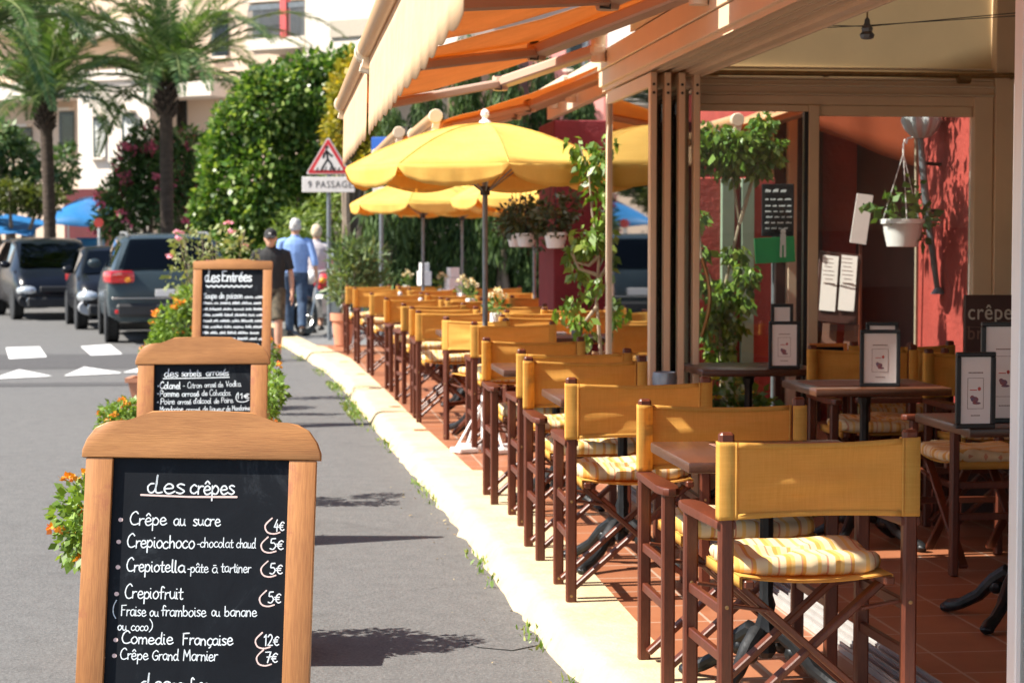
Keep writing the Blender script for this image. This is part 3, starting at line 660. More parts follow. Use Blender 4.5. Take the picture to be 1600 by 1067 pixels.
def write1(pen, x0, z0, wi):
    sl = math.cos(R(11))
    cur = [719]
    def X(px): return (px-181+15*(cur[0]-719)/348)*U*(1-.02*(cur[0]-719)/348)+x0
    def Z(py): return z0-(py-719)*U/sl*.985
    def T(s, px, py, pxe, h, wd, **k): cur[0] = py; pen.text(s, X(px), Z(py), h*U*.74, wd*U*.54, fit=(pxe-px)*U, **k)
    T('Les', 232, 773, 292, 20, 4.2); T('crêpes', 300, 773, 371, 18, 4.2)
    cur[0] = 776; pen.stroke([(X(224), Z(776)), (X(300), Z(778)), (X(374), Z(777))], 3.0*U, 1)
    rows = [('Crêpe', 206, 822, 264, 15, 3.4), ('au', 275, 822, 294, 14, 3.2), ('sucre', 306, 822, 349, 14, 3.2),
            ('Crepiochoco', 202, 857, 308, 14.5, 3.4), ('-chocolat', 312, 855, 369, 11, 2.4), ('chaud', 374, 855, 404, 11, 2.4),
            ('Crepiote', 201, 894, 270, 14.5, 3.4), ('-pâte', 297, 894, 330, 11.5, 2.4), ('à', 336, 894, 345, 11, 2.4), ('tartiner', 350, 893, 397, 11.5, 2.4),
            ('Crepiofruit', 198, 935, 290, 14.5, 3.2),
            ('(', 179, 962, 186, 17, 2.6), ('Fraise', 193, 962, 232, 12.5, 2.7), ('ou', 238, 962, 252, 11, 2.6), ('framboise', 256, 961, 326, 12.5, 2.7), ('ou', 335, 960, 349, 11, 2.6), ('banane', 356, 960, 406, 12, 2.7),
            ('ou', 188, 984, 202, 10, 2.6), ('coco', 209, 984, 236, 10, 2.5), (')', 236, 983, 243, 13, 2.4),
            ('Comedie', 194, 1004, 274, 13.5, 3.4), ('Française', 290, 1004, 368, 13.5, 3.4),
            ('Crêpe', 192, 1028, 236, 12.5, 2.9), ('Grand', 242, 1028, 283, 12, 2.8), ('Marnier', 291, 1028, 345, 12.5, 2.8),
            ('Les', 222, 1075, 272, 19, 4), ('gaufres', 272, 1075, 331, 17, 3.6)]
    for r in rows: T(*r)
    T('lla', 272, 894, 294, 14, 3.9)
    for y, s, px in ((828, '4€', 426), (857, '5€', 420), (894, '5€', 420), (939, '5€', 418), (1003, '12€', 412), (1029, '7€', 414)):
        cur[0] = y; T(s, px+6, y, 449-(828-y)*-.045, 14, 3.2)
        pen.stroke(cr_smooth([(X(px+3), Z(y-19)), (X(px-7), Z(y-8)), (X(px-4), Z(y+2)), (X(px+6), Z(y+5)), (X(px+16), Z(y+2.5))]), 2.2*U, 1)
    for px, y in ((192, 815), (189, 849), (188, 888), (186, 929), (185, 999), (183, 1023)):
        cur[0] = y; pen.stroke([(X(px), Z(y)), (X(px+1.2), Z(y-.8))], 6.2*U, 1)
def write2(pen, x0, z0, wi):
    u = wi/150
    def X(px): return x0+(px-244)*u
    def Z(py): return z0-(py-571)*u*1.01
    def T(s, px, py, pxe, h, wd): pen.text(s, X(px), Z(py), h*u*.72, wd*u*.60, fit=(pxe-px)*u)
    for r in [('des', 259, 590, 281, 9.5, 2.2), ('sorbets', 286, 589, 317, 8, 2.2), ('arrosés', 324, 588, 360, 8, 2.0),
              ('Colonel', 253, 608, 285, 8, 2.4), ('- Citron', 289, 607, 318, 6.2, 1.4), ('arrosé', 322, 606, 340, 6, 1.3), ('de', 343, 606, 351, 6, 1.3), ('Vodka.', 355, 605, 380, 6.8, 1.4),
              ('Pomme', 253, 620, 283, 7.2, 2.0), ('arrosé', 287, 620, 314, 6.6, 1.9), ('de', 318, 619, 327, 6, 1.5), ('Calvados.', 330, 619, 364, 6.8, 1.3),
              ('Poire', 254, 632, 277, 7, 1.6), ('arrosé', 281, 632, 302, 6, 1.5), ("d'alcool", 305, 631, 333, 6.4, 1.6), ('de', 337, 631, 345, 6, 1.4), ('Poire.', 348, 630, 368, 6.6, 1.4),
              ('Mandarine', 253, 644, 290, 7, 1.7), ('arrosé', 294, 644, 316, 6, 1.5), ('de', 320, 643, 328, 6, 1.4), ('liqueur', 331, 643, 354, 6, 1.4), ('de', 356, 643, 363, 6, 1.3), ('Mandarine', 365, 642, 393, 6, 1.3),
              ('11€', 372, 624, 392, 7.5, 1.9)]: T(*r)
    pen.stroke([(X(258), Z(592.5)), (X(310), Z(592)), (X(360), Z(591))], 1.5*u)
    pen.stroke(cr_smooth([(X(374), Z(615)), (X(371), Z(622)), (X(374), Z(628)), (X(384), Z(629)), (X(391), Z(626))]), 1.2*u)
    for y in (604, 616, 629): pen.stroke([(X(250.3), Z(y)), (X(250.6), Z(y))], 2.2*u)
def write3(pen, x0, z0, wi):
    u = wi/97; rr = random.Random(9)
    def X(px): return x0+(px-316)*u
    def Z(py): return z0-(py-420)*u*1.0
    pen.text('Les', X(320), Z(440), 10*u, 2.0*u, fit=24*u); pen.text('Entrées', X(347), Z(439), 9*u, 2.2*u, fit=48*u)
    pen.stroke(cr_smooth([(X(323+i*4), Z(447+(1.3 if i % 2 else -1))) for i in range(19)], 4), 2*u)
    pen.text('Soupe de poisson', X(319), Z(466), 5*u, 1.1*u, fit=62*u); 
    y = 466
    for i in range(12):                      # further lines, too small to be read: running script strokes
        x = 319 if i else 384; 
        while x < 408:
            n = rr.randint(3, 8); p = []
            for q in range(n*2+1): p.append((X(x+q*1.15), Z(y-(rr.uniform(2, 4.5) if q % 2 else rr.uniform(-.4, .3)))))
            pen.stroke(cr_smooth(p, 3), .9*u); x += n*2.3+3
        y += 9.4
chalkboard(307, 5.5, 660*.001, 'oak A-frame chalkboard nearest the camera, listing crêpes with prices', 'arch', CAMH-(643-381)*U, write1, sw=.077, ch=.137, roll=R(.7), rz=R(-1.5))
u2 = 9.75/3000
chalkboard(319, 9.75, 202*u2, 'oak A-frame chalkboard standing second, listing sorbets, crown rounded', 'arch', CAMH-(527-381)*u2, write2, sw=.083, ch=.139, roll=R(-.3))
u3 = 16/3000
chalkboard(363, 16.0, 123*u3, 'taller lighter A-frame chalkboard standing farthest, listing starters, flat crown', 'flat', CAMH-(405-381)*u3, write3, rz=-.04, sw=.072, ch=.085, tilt=R(9))
# ================================================================== flowering plants by the boards
def lantana(loc, label, blobs, nl, nf, petal='orange_petal', leaf='lantana_leaf', size=.042, pot=True, flower_r=.022, potw=(.5, .3, .3), name='lantana_plant', stems=True, potx=0):
    t = thing(name, label, 'plant', loc)
    pts, dr = blob_points(nl, blobs, .45); leaves('foliage', pts, [leaf], size, t, .62, .35, dirs=dr)
    fp, fd = blob_points(nf, blobs, 1.0); hd = []
    for c in fp[fp[:, 2] > min(b[0][2] for b in blobs)-.1]:
        k = unit(rng.normal(size=(26, 3))); k[:, 2] = abs(k[:, 2]); hd.append(c+k*flower_r*np.array([1, 1, .6])+np.array([0, 0, .02]))
    if hd: hp = np.concatenate(hd); leaves('blossoms', hp, [petal], flower_r*.75, t, .9, -.6)
    if stems:
        m = MB()
        for (c, r) in blobs:
            m.tube([(c[0]*.3, c[1]*.3, .2), (c[0]*.6+.02, c[1]*.6, c[2]*.6), (c[0], c[1], c[2])], [.008, .006, .003], 5)
        m.build('stems', 'green_stem', t)
    if pot:
        m = MB(); w_, d_, h_ = potw
        m.loft([[(potx+sx*w_*k/2, sy*d_*k/2, z) for sx, sy in ((-1, -1), (1, -1), (1, 1), (-1, 1))] for k, z in ((.86, 0), (.98, h_-.04), (1.04, h_-.04), (1.04, h_), (.95, h_), (.93, h_-.03))]); m.build('planter', 'terracotta', t)
        m = MB(); m.box((potx, 0, h_-.045), (w_*.9, d_*.9, .02)); m.build('soil', 'soil', t)
    return t
p = at(150, 800, 7.0)
lantana((p.x+.20, 7.05, 0), 'bushy lantana with orange flowers behind the nearest chalkboard, on its left', [((-.22, 0, .535), (.13, .2, .12)), ((-.24, .05, .43), (.13, .2, .10)), ((.05, .0, .56), (.2, .2, .16)), ((.16, .2, .62), (.2, .16, .16)), ((.35, .05, .40), (.18, .18, .2)), ((.40, .1, .66), (.13, .12, .14)), ((.28, .0, .74), (.12, .1, .10))], 4600, 70, size=.034, flower_r=.027, potw=(.62, .5, .42), potx=.15)
p = at(185, 650, 11.2)
lantana((p.x+.25, 11.2, 0), 'lantana with orange flowers behind the sorbet chalkboard, its left tip showing', [((-.20, 0, .53), (.15, .2, .08)), ((-.26, 0, .47), (.10, .2, .07)), ((0, .05, .45), (.3, .2, .15)), ((.35, 0, .42), (.25, .2, .2)), ((.64, -.1, .56), (.05, .1, .12)), ((.67, -.1, .66), (.06, .12, .09)), ((.60, .2, .70), (.08, .14, .12)), ((.66, -.1, .36), (.05, .08, .10))], 4200, 60, size=.034, potw=(.5, .26, .24))
p = at(280, 490, 17.6)
lantana((p.x, 17.6, 0), 'large lantana with orange flowers between the starters board and the parked cars', [((-.02, 0, .72), (.22, .25, .26)), ((-.06, 0, .45), (.28, .25, .25)), ((.25, 0, .5), (.25, .25, .25)), ((.1, 0, .98), (.12, .2, .16)), ((.58, -.6, .62), (.10, .1, .13)), ((.85, -.6, .55), (.12, .1, .10))], 6500, 60, size=.042, flower_r=.03, potw=(.9, .35, .3))
p = at(330, 420, 18.6)
leafmat('rosebush_leaf', (.16, .20, .07), (.28, .32, .12), (.42, .40, .2))
rb = lantana((p.x, 18.7, 0), 'leggy rosebush with pink and white flowers rising behind the starters board', [((-.20, 0, 1.42), (.22, .25, .22)), ((-.32, 0, 1.2), (.15, .2, .2)), ((.1, 0, 1.5), (.2, .25, .2)), ((-.1, 0, 1.0), (.2, .2, .25)), ((.25, 0, 1.35), (.2, .2, .25)), ((-.28, 0, 1.58), (.12, .14, .1))], 620, 9, 'rose_petal', 'rosebush_leaf', size=.055, flower_r=.035, name='rosebush')
m = MB()
for i in range(14):
    x = rk.uniform(-.35, .3); m.tube([(x*.15, 0, .25), (x*.5, rk.uniform(-.1, .1), .8), (x, rk.uniform(-.15, .15), rk.uniform(1.2, 1.65))], [.008, .006, .003], 5)
m.build('cane', 'stem', rb)
# ================================================================== the crêperie's glazed veranda
def base(name, label, cat, b, a, z=ZT, group=None):
    p = tp(b, a, z); t = thing(name, label, cat, p, TH, group); t['_o'] = (b, a, z); return t
class LB(MB):                          # mesh builder in terrace coordinates (b, a, z)
    def __init__(s, t): super().__init__(); s.o = Vector(t['_o'])
    def bx(s, b0, b1, a0, a1, z0, z1, bev=.003): return s.box(Vector(((b0+b1)/2, (a0+a1)/2, (z0+z1)/2))-s.o, (abs(b1-b0), abs(a1-a0), abs(z1-z0)), None, bev)
    def tb(s, pts, r, n=10, sq=1): return s.tube([Vector(p)-s.o for p in pts], r, n, True, sq)
    def br(s, p, q, w, t_, bev=.004, up=(0, 0, 1)): return s.bar(Vector(p)-s.o, Vector(q)-s.o, w, t_, bev, up)
V = base('glazed_veranda', 'beige aluminium glazed veranda of the crêperie with its sliding panels folded open', 'veranda', 2.0, 10.6)
AW, BW0, BW1, ZH = 10.6, 2.277, 4.15, 2.44
def vp(name, m, fn, par=None, **k): q = LB(V); fn(q); return q.build(name, m, par or V, **k)
TRK = (2.00, 2.08, 2.16)
vp('fascia', 'beige_metal', lambda q: (q.bx(1.945, 1.975, -1.5, 11.66, 2.47, 2.565), q.bx(1.935, 1.975, -1.5, 11.66, 2.569, 2.68), q.bx(1.975, 2.25, 2.2, 11.66, 2.62, 2.68)))
for b in TRK: vp('track', 'beige_metal', lambda q: (q.bx(b-.034, b-.022, 2.2, 11.66, 2.445, 2.5, 0), q.bx(b+.022, b+.034, 2.2, 11.66, 2.445, 2.5, 0), q.bx(b-.034, b+.034, 2.2, 11.66, 2.502, 2.512, 0)))
vp('track', 'beige_metal', lambda q: (q.bx(2.20, 2.25, 2.2, 10.52, 2.43, 2.5, 0), q.bx(2.262, 2.275, 2.2, 10.52, 2.42, 2.61, 0)))
for b in (1.94, 1.985, 2.03, 2.075): vp('floor_rail', 'rail_grey', lambda q: (q.bx(b-.009, b+.009, 2.2, 11.7, ZT, ZT+.022, 0), q.bx(b-.003, b+.003, 2.2, 11.7, ZT+.0225, ZT+.033, 0)))
def panel(b, a0, a1, label=None, m='beige_metal', edge=None):
    q = LB(V); s = .062
    q.bx(b-.018, b+.018, a0, a0+s, ZT+.04, ZH+.0); q.bx(b-.018, b+.018, a0+s+.001, a1-s-.001, ZT+.04, ZT+.14); q.bx(b-.018, b+.018, a0+s+.001, a1-s-.001, ZH-.075, ZH)
    fr = q.build('sliding_panel', m, V)
    q = LB(V); q.bx(b-.018, b+.018, a1-s, a1, ZT+.04, ZH); q.build('stile', edge or m, fr)
    q = LB(V); q.bx(b-.0135, b+.0135, a0-.0025, a0-.0005, ZT+.05, ZH-.01, 0); q.build('end_strip', edge or m, fr)
    for z in (2.33, 2.375):
        q = LB(V); q.tb([(b, a0-.002, z), (b, a0-.006, z)], .008, 8); q.build('screw_cap', 'black_plastic', fr)
    q = LB(V); q.bx(b-.003, b+.003, a0+s-.005, a1-s+.005, ZT+.135, ZH-.07, 0); q.build('pane', 'pane_glass', fr, smooth=0); return fr
panel(TRK[0], 10.20, 11.62, edge='cream_metal'); panel(TRK[1], 10.21, 11.60); panel(TRK[2], 10.22, 11.60)  # lighter colour on the outermost panel's stile and strip imitates sunlight on the metal
panel(2.245, 10.23, 10.56)
panel(2.00, 3.4, 5.04, m='white_metal'); panel(TRK[1], 3.4, 5.0, m='white_metal'); 
q = LB(V); pts = [Vector((2.27+.0, 10.21, z))-q.o+Vector((0, -.045*math.sin(math.pi*u), 0))+Vector((.035*math.sin(math.pi*u), 0, 0)) for u, z in ((i/10, 1.02+.42*i/10) for i in range(11))]
q.tube(pts, .011, 8); q.build('door_handle', 'brass', V)
# cross wall with the door, facing the street end
vp('wall', 'beige_plaster', lambda q: (q.bx(BW0, 4.30, AW+.02, AW+.10, 2.44, 3.45), ))
def frame(name, z0, z1, b0, b1, dy=0, m='beige_metal', par=None): return vp(name, m, lambda q: q.bx(b0, b1, AW-.03-dy, AW+.05, z0, z1, .004), par)
hd = frame('door_head', 2.355, 2.44, BW0+.004, 4.04); frame('door_head', 2.30, 2.354, BW0+.006, 4.03, -.02)
vp('curtain_rod', 'brass', lambda q: (q.tb([(BW0+.02, AW-.10, 2.468), (4.12, AW-.10, 2.468)], .015, 12), q.tb([(3.02, AW-.10, 2.465), (3.05, AW-.1, 2.465)], .017, 10), q.tb([(3.80, AW-.10, 2.45), (3.87, AW-.1, 2.45)], .03, 10), q.tb([(4.11, AW-.10, 2.465), (4.135, AW-.1, 2.465)], [.02, .018], 10)))
for z, d_ in ((2.441, .045), (2.400, .060), (2.352, .062), (2.50, .03)): vp('moulding', 'cream_metal', lambda q: q.bx(BW0+.008, 4.036, AW-d_, AW+.016, z, z+.011, .003))
frame('door_post', ZT, 2.354, BW0+.0, BW0+.045); frame('door_post', ZT, 2.354, 3.925, 4.035, .01); vp('door_post', 'beige_metal', lambda q: q.bx(4.04, 4.149, AW-.06, AW+.10, ZT, 3.40))
lf = frame('door_leaf', ZT+.03, 2.298, 2.958, 3.018, .012, 'beige_metal'); vp('leaf_rail', 'beige_metal', lambda q: q.bx(BW0+.046, 2.957, AW-.03, AW+.01, 2.262, 2.298), lf); vp('leaf_rail', 'beige_metal', lambda q: q.bx(BW0+.046, 2.957, AW-.03, AW+.01, ZT+.03, ZT+.12), lf)
vp('leaf_rail', 'beige_metal', lambda q: q.bx(3.02, 3.92, AW-.01, AW+.03, 2.24, 2.298), lf)
vp('pane', 'pane_glass', lambda q: q.bx(3.02, 3.92, AW+.012, AW+.018, ZT+.115, 2.25, 0), lf, smooth=0); vp('pane', 'pane_glass', lambda q: q.bx(BW0+.04, 2.96, AW-.012, AW-.006, ZT+.115, 2.27, 0), lf, smooth=0)
vp('gasket', 'black_plastic', lambda q: q.bx(2.935, 2.9575, AW-.031, AW+.011, ZT+.121, 2.261, 0), lf)
vp('lock_plate', 'black_plastic', lambda q: q.bx(3.95, 3.972, AW-.048, AW-.0405, .98, 1.12, .002))
vp('roof', 'beige_plaster', lambda q: q.prism([(1.94, 2.69), (4.30, 3.42), (4.30, 3.47), (1.94, 2.74)], Vector((0, -1.5, 0))-q.o, (1, 0, 0), (0, 0, 1), (0, 12.08, 0)))
# pendant lamp and its wires
p = at(1355, 38, 8.9); lb_, la_ = ab(p)
L_ = base('pendant_lamp', 'small faceted glass pendant lamp hanging under the veranda ceiling', 'lamp', lb_, la_, p.z)
m = MB(); m.tube([(0, 0, .03), (0, 0, .35)], .004, 6); m.build('rod', 'brass', L_)
m = MB(); m.lathe([(.004, .03), (.012, .02), (.015, .0), (.028, -.02), (.024, -.035), (.036, -.05), (.03, -.065), (.018, -.07)], n=8); m.build('shade', 'grey_iron', L_, smooth=0)
m = MB(); p0, p1 = at(1215, 38, 9.4), at(1640, 16, 8.6); m.tube([p0, at(1355, 42, 8.9), p1], .0022, 5)
tag(m.build('lamp_wire', 'black_plastic'), 'upper thin wire strung under the veranda ceiling past the glass pendant', 'wire')
m = MB(); m.tube([at(1200, 48, 9.4), at(1345, 41, 8.95), at(1640, 22, 8.6)], .0022, 5)
tag(m.build('lamp_wire', 'black_plastic'), 'lower thin wire strung under the veranda ceiling past the glass pendant', 'wire')
# main building behind: roughcast wall along the veranda's inner side, red facade beyond
BD = base('restaurant_building', 'restaurant building with grey roughcast wall inside the veranda and red stucco facade beyond', 'building', 4.3, 10.6, 0)
def bp(name, m, fn, par=None, **k): q = LB(BD); fn(q); return q.build(name, m, par or BD, **k)
bp('wall', 'grey_plaster', lambda q: q.bx(4.30, 4.6, 1.0, 11.2, 0, 3.6)); bp('dado', 'brown_panel', lambda q: q.bx(4.26, 4.299, 2.0, 10.55, ZT, 1.62))
bp('facade', 'red_stucco', lambda q: (q.bx(4.30, 4.6, 11.21, 12.62, 0, 3.4), q.bx(4.30, 4.6, 15.0, 22, 0, 3.4), q.bx(4.30, 4.6, 12.62, 15.0, 2.6, 3.4)))
bp('upper_storey', 'white_paint', lambda q: q.bx(4.5, 12, 1.0, 22, 3.6, 9))
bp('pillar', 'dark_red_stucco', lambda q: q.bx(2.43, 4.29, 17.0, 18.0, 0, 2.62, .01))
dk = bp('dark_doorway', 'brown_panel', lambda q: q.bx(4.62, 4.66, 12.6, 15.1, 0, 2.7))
q = LB(BD); q.bx(3.86, 4.29, 14.9, 14.99, ZT, 2.7); q.bx(3.0, 3.2, 15.9, 15.99, ZT, 2.6); q.build('shop_front', 'brown_panel', BD)
for b in (3.83, 4.02): bp('jamb', 'cream_metal', lambda q: q.bx(b-.035, b+.035, 14.8, 14.88, ZT, 2.7))
# framed menu on the wall
t = base('framed_menu', 'brown framed menu hanging on the roughcast wall at the right edge', 'picture', 4.26, 10.3, 1.95)
q = LB(t); q.bx(4.27, 4.298, 10.02, 10.54, 1.66, 2.22); q.build('frame', 'mahogany', t)
q = LB(t); q.bx(4.262, 4.269, 10.06, 10.50, 1.70, 2.18, 0); q.build('sheet', 'paper', t)
q = LB(t); q.bx(4.2595, 4.2615, 10.2, 10.44, 2.11, 2.13, 0); q.bx(4.2595, 4.2615, 10.2, 10.46, 2.06, 2.075, 0)
for i in range(9): q.bx(4.2595, 4.2615, 10.12, 10.44-.03*(i % 3), 1.99-i*.028, 1.996-i*.028, 0)
q.build('print', 'dim_letter', t)
# ------------------------------------------------------------------ awnings
def awning(name, label, b0, z0, b1, z1, a0, a1, arms, vh, group, th=.0, first=True):
    t = base(name, label, 'awning', b1, (a0+a1)/2, z1, group)
    q = LB(t); nb, na = 10, 16
    q.grid(lambda u, v: Vector((b0+(b1-b0)*u, a0+(a1-a0)*v, z0+(z1-z0)*u-.03*math.sin(math.pi*u)-.006*math.sin(u*40+v*3)*(1-u)))-q.o, nb, na); q.build('fabric', 'awning_canvas', t, solid=.002, smooth=60)
    q = LB(t); nv = max(2, int((a1-a0)/.30)); n = nv*8
    def val(u, v):
        a = a0+(a1-a0)*u; sc = abs(math.sin(math.pi*u*nv)); w_ = .003*math.sin(a*4)
        return Vector((b0-.035+w_*(1-v)-.01*(1-v), a, z0-.0-(1-v)*(vh-.014+.016*sc)))-q.o
    q.grid(val, n, 5); q.build('valance', 'valance_canvas', t, solid=.002, smooth=60)
    q = LB(t); q.tb([(b0-.045, a0, z0+.03), (b0-.045, a1, z0+.03)], .042, 14); fb = q.build('front_bar', 'tan_metal', t, smooth=50)
    for a in (a0, a1):
        q = LB(t); q.tb([(b0-.045, a-.03, z0+.03), (b0-.045, a-.02, z0+.03), (b0-.045, a+.02, z0+.03), (b0-.045, a+.03, z0+.03)], [.044, .049, .049, .044], 14); q.br((b0-.05, a, z0-.06), (b0-.02, a, z0+.06), .03, .05); q.build('end_cap', 'cream_metal', fb)
    q = LB(t); q.bx(b1-.03, b1+.03, a0, a1, z1-.01, z1+.07, .01); q.build('roller_box', 'cream_metal', t)
    for (sb, sa), (eb, ea), (fb_, fa) in arms:
        def zz(b): return z0+(z1-z0)*(b-b0)/(b1-b0)-.085
        P = [(sb, sa, zz(sb)), (eb, ea, zz(eb)), (fb_, fa, zz(fb_)+.05)]
        q = LB(t); q.br(P[0], P[1], .10, .06, .01); ar = q.build('folding_arm', 'arm_metal', t)
        q = LB(t); q.br(P[1], P[2], .085, .05, .01); q.build('forearm', 'arm_metal', ar)
        q = LB(t); e = Vector(P[1])-q.o
        q.lathe([(.045, -.045), (.05, -.03), (.05, .03), (.045, .045)], e, 14); q.build('elbow_joint', 'arm_metal', ar)
        q = LB(t)
        for s in (-1, 1): q.tube([e+Vector((-.04, -.05, s*.04)), e+Vector((.0, -.062, s*.045)), e+Vector((.0, -.062, s*.012)), e+Vector((.03, -.058, s*.012))], .006, 6)
        q.box(e+Vector((0, -.052, 0)), (.05, .01, .03)); q.build('spring_clip', 'black_plastic', ar)
        q = LB(t); q.br((sb-.0, sa-.06, zz(sb)), (sb+.0, sa+.06, zz(sb)), .09, .07, .02); q.tb([(sb+.01, sa, zz(sb)-.07), (sb+.01, sa, zz(sb)+.09)], .045, 12); q.build('shoulder_bracket', 'cream_metal', ar)
    return t
AG = 'orange folding-arm awnings over the terrace'
awning('folding_awning', 'orange awning nearest the camera, its cream scalloped valance cut by the top edge', .42, 2.32, 1.90, 2.76, 3.93, 8.22, [((1.88, 6.3), (1.31, 7.65), (.45, 6.3)), ((1.88, 4.3), (1.3, 5.4), (.45, 4.3))], .345, AG)
awning('folding_awning', 'orange awning with cream scalloped valance ending above the triangular road sign', .42, 2.32, 1.90, 2.76, 8.42, 11.53, [((1.88, 8.6), (1.31, 9.80), (.45, 8.6)), ((1.88, 11.35), (1.37, 11.95), (.45, 11.2))], .345, AG)
awning('folding_awning', 'orange awning beyond the first two, its front bar ending above the big yellow umbrella', 1.12, 2.37, 2.36, 2.82, 13.3, 15.5, [((2.3, 13.6), (1.9, 14.6), (1.2, 13.8)), ((2.3, 15.2), (1.9, 15.5), (1.2, 15.1))], .16, AG)
awning('folding_awning', 'farthest orange awning, its cream front bar end peeping out near the blue square sign', 1.02, 2.40, 2.36, 2.84, 15.8, 19.5, [((2.3, 16.2), (1.9, 17.2), (1.15, 16.4))], .16, AG)
pg = base('awning_frame', 'cream metal post and beam frame carrying the far awnings', 'frame', 2.4, 16.5)
q = LB(pg); q.bx(2.37, 2.43, 13.2, 17.0, 2.62, 2.74); q.build('beam', 'cream_metal', pg)
for a in (13.25,): q = LB(pg); q.bx(2.375, 2.425, a, a+.05, ZT, 2.619); q.build('post', 'cream_metal', pg)
awning('folding_awning', 'orange awning with cream valance on the red facade, seen through the glazed door leaf', 3.25, 2.36, 4.28, 2.72, 13.3, 16.6, [((4.22, 13.8), (3.8, 14.6), (3.3, 14.0))], .2, AG)
t = base('orange_drape', 'dark orange awning flap hanging slantwise behind the open door', 'awning', 3.6, 13.2, 2.2)
q = LB(t); P = [Vector((*ab(at(*c)), at(*c).z))-q.o for c in ((1240, 120, 13.6), (1470, 120, 12.9), (1470, 278, 12.9), (1262, 196, 13.6))]
q.grid(lambda u, v: P[0].lerp(P[1], u).lerp(P[3].lerp(P[2], u), v)+Vector((0, .03*math.sin(u*14), 0)), 24, 4); q.build('flap', 'drape_canvas', t, solid=.003)
# ------------------------------------------------------------------ umbrellas
UMB = None
def umbrella(px, y, label, rot=0, flip=1):
    global UMB
    X = (px-800)/F*y
    if UMB is None:
        t = UMB = thing('umbrella', label, 'umbrella'); Rr, zr, zt, vh = .96, 1.93, 2.235, .145; n8 = 8
        m = MB(); NA, NR = 64, 10
        def rad(a):                       # rib to rib nearly straight edge
            k = (a % (2*math.pi/n8))-math.pi/n8; return math.cos(math.pi/n8)/math.cos(k)*.985+.015
        def can(u, v):
            a = 2*math.pi*u; r = v*Rr*rad(a); k = abs(math.sin(a*n8/2)); sag = .030*k**.7*math.sin(math.pi*v)**.8
            return (r*math.cos(a), r*math.sin(a), zr+(zt-zr)*(1-v**1.75)-sag)
        m.grid(can, NA, NR); m.build('canopy', 'umbrella_canvas', t, solid=.002, smooth=9); m = MB()
        for i in range(n8):
            a = 2*math.pi*i/n8; m.tube([(math.cos(a)*r, math.sin(a)*r, zr+(zt-zr)*(1-(r/Rr)**1.75)+.003) for r in (.03, .2, .4, .6, .75, .88, .955)]+[(math.cos(a)*.957, math.sin(a)*.957, zr-.02)], .0045, 5)
        m.build('seam', 'umbrella_canvas', t)
        m = MB()
        def vl(u, v):
            a = 2*math.pi*u; k = (a % (2*math.pi/n8))/(2*math.pi/n8); sc = min(1, math.sin(math.pi*k)**.42) if 0 < k < 1 else 0
            r = Rr*rad(a)+.012*v*math.sin(a*8+1)+.006*math.sin(a*37)*v
            return (r*math.cos(a), r*math.sin(a), zr-v*(.015+(vh-.015)*sc))
        m.grid(vl, 128, 4); m.build('valance', 'umbrella_canvas', t, solid=.002, smooth=70)
        m = MB(); m.tube([(0, 0, .02), (0, 0, 2.25)], .019, 12); m.build('pole', 'grey_iron', t)
        m = MB(); m.lathe([(.045, 2.235), (.04, 2.25), (.02, 2.262), (.018, 2.275), (.03, 2.29), (.028, 2.315), (.012, 2.33), (.0, 2.335)], n=14, cap=False); m.build('finial', 'white_plastic', t)
        for i in range(n8):
            a = 2*math.pi*i/n8; m = MB(); c, s = math.cos(a), math.sin(a)
            m.tube([(c*r, s*r, zr+(zt-zr)*(1-(r/Rr)**1.75)-.012) for r in (.02, .3, .6, .93)], .006, 5); rb_ = m.build('rib', 'grey_iron', t)
            m = MB(); m.tube([(c*.03, s*.03, 1.78), (c*.5, s*.5, zr+(zt-zr)*(1-(.5/Rr)**1.75)-.015)], .005, 5); m.build('strut', 'grey_iron', rb_)
        m = MB(); m.lathe([(.035, 1.75), (.035, 1.81)], n=12); m.build('runner', 'black_plastic', t)
        b_ = MB(); b_.lathe([(.03, .0), (.03, .38), (.024, .40)], n=12)
        for i in range(4):
            a = i*math.pi/2+.4; b_.tube([(.025*math.cos(a), .025*math.sin(a), .34), (.24*math.cos(a), .24*math.sin(a), .03)], .010, 6)
        b_.build('stand', 'white_metal', t)
        for i in range(4):
            a = i*math.pi/2+.4; m = MB(); m.box((.17*math.cos(a), .17*math.sin(a), .022), (.16, .14, .035), (0, 0, a), .008); m.build('base_weight', 'white_plastic', t)
    else: t = copy_tree(UMB)
    t.location = (X, y, ZT); t.rotation_euler = (0, 0, rot); return tag(t, label, 'umbrella', 'yellow umbrellas on the terrace')
u1 = umbrella(758, 13.1, 'big yellow umbrella in the middle, with white finial and scalloped rim', R(10)); u1.scale = (.98, .98, 1.0)
umbrella(661, 24.5, 'far yellow umbrella seen below the left half of the big one', R(-8))
umbrella(722, 27.0, 'farthest yellow umbrella, half hidden behind the far left one', R(15))
umbrella(835, 21.5, 'far yellow umbrella beside the dark red pillar', R(4))
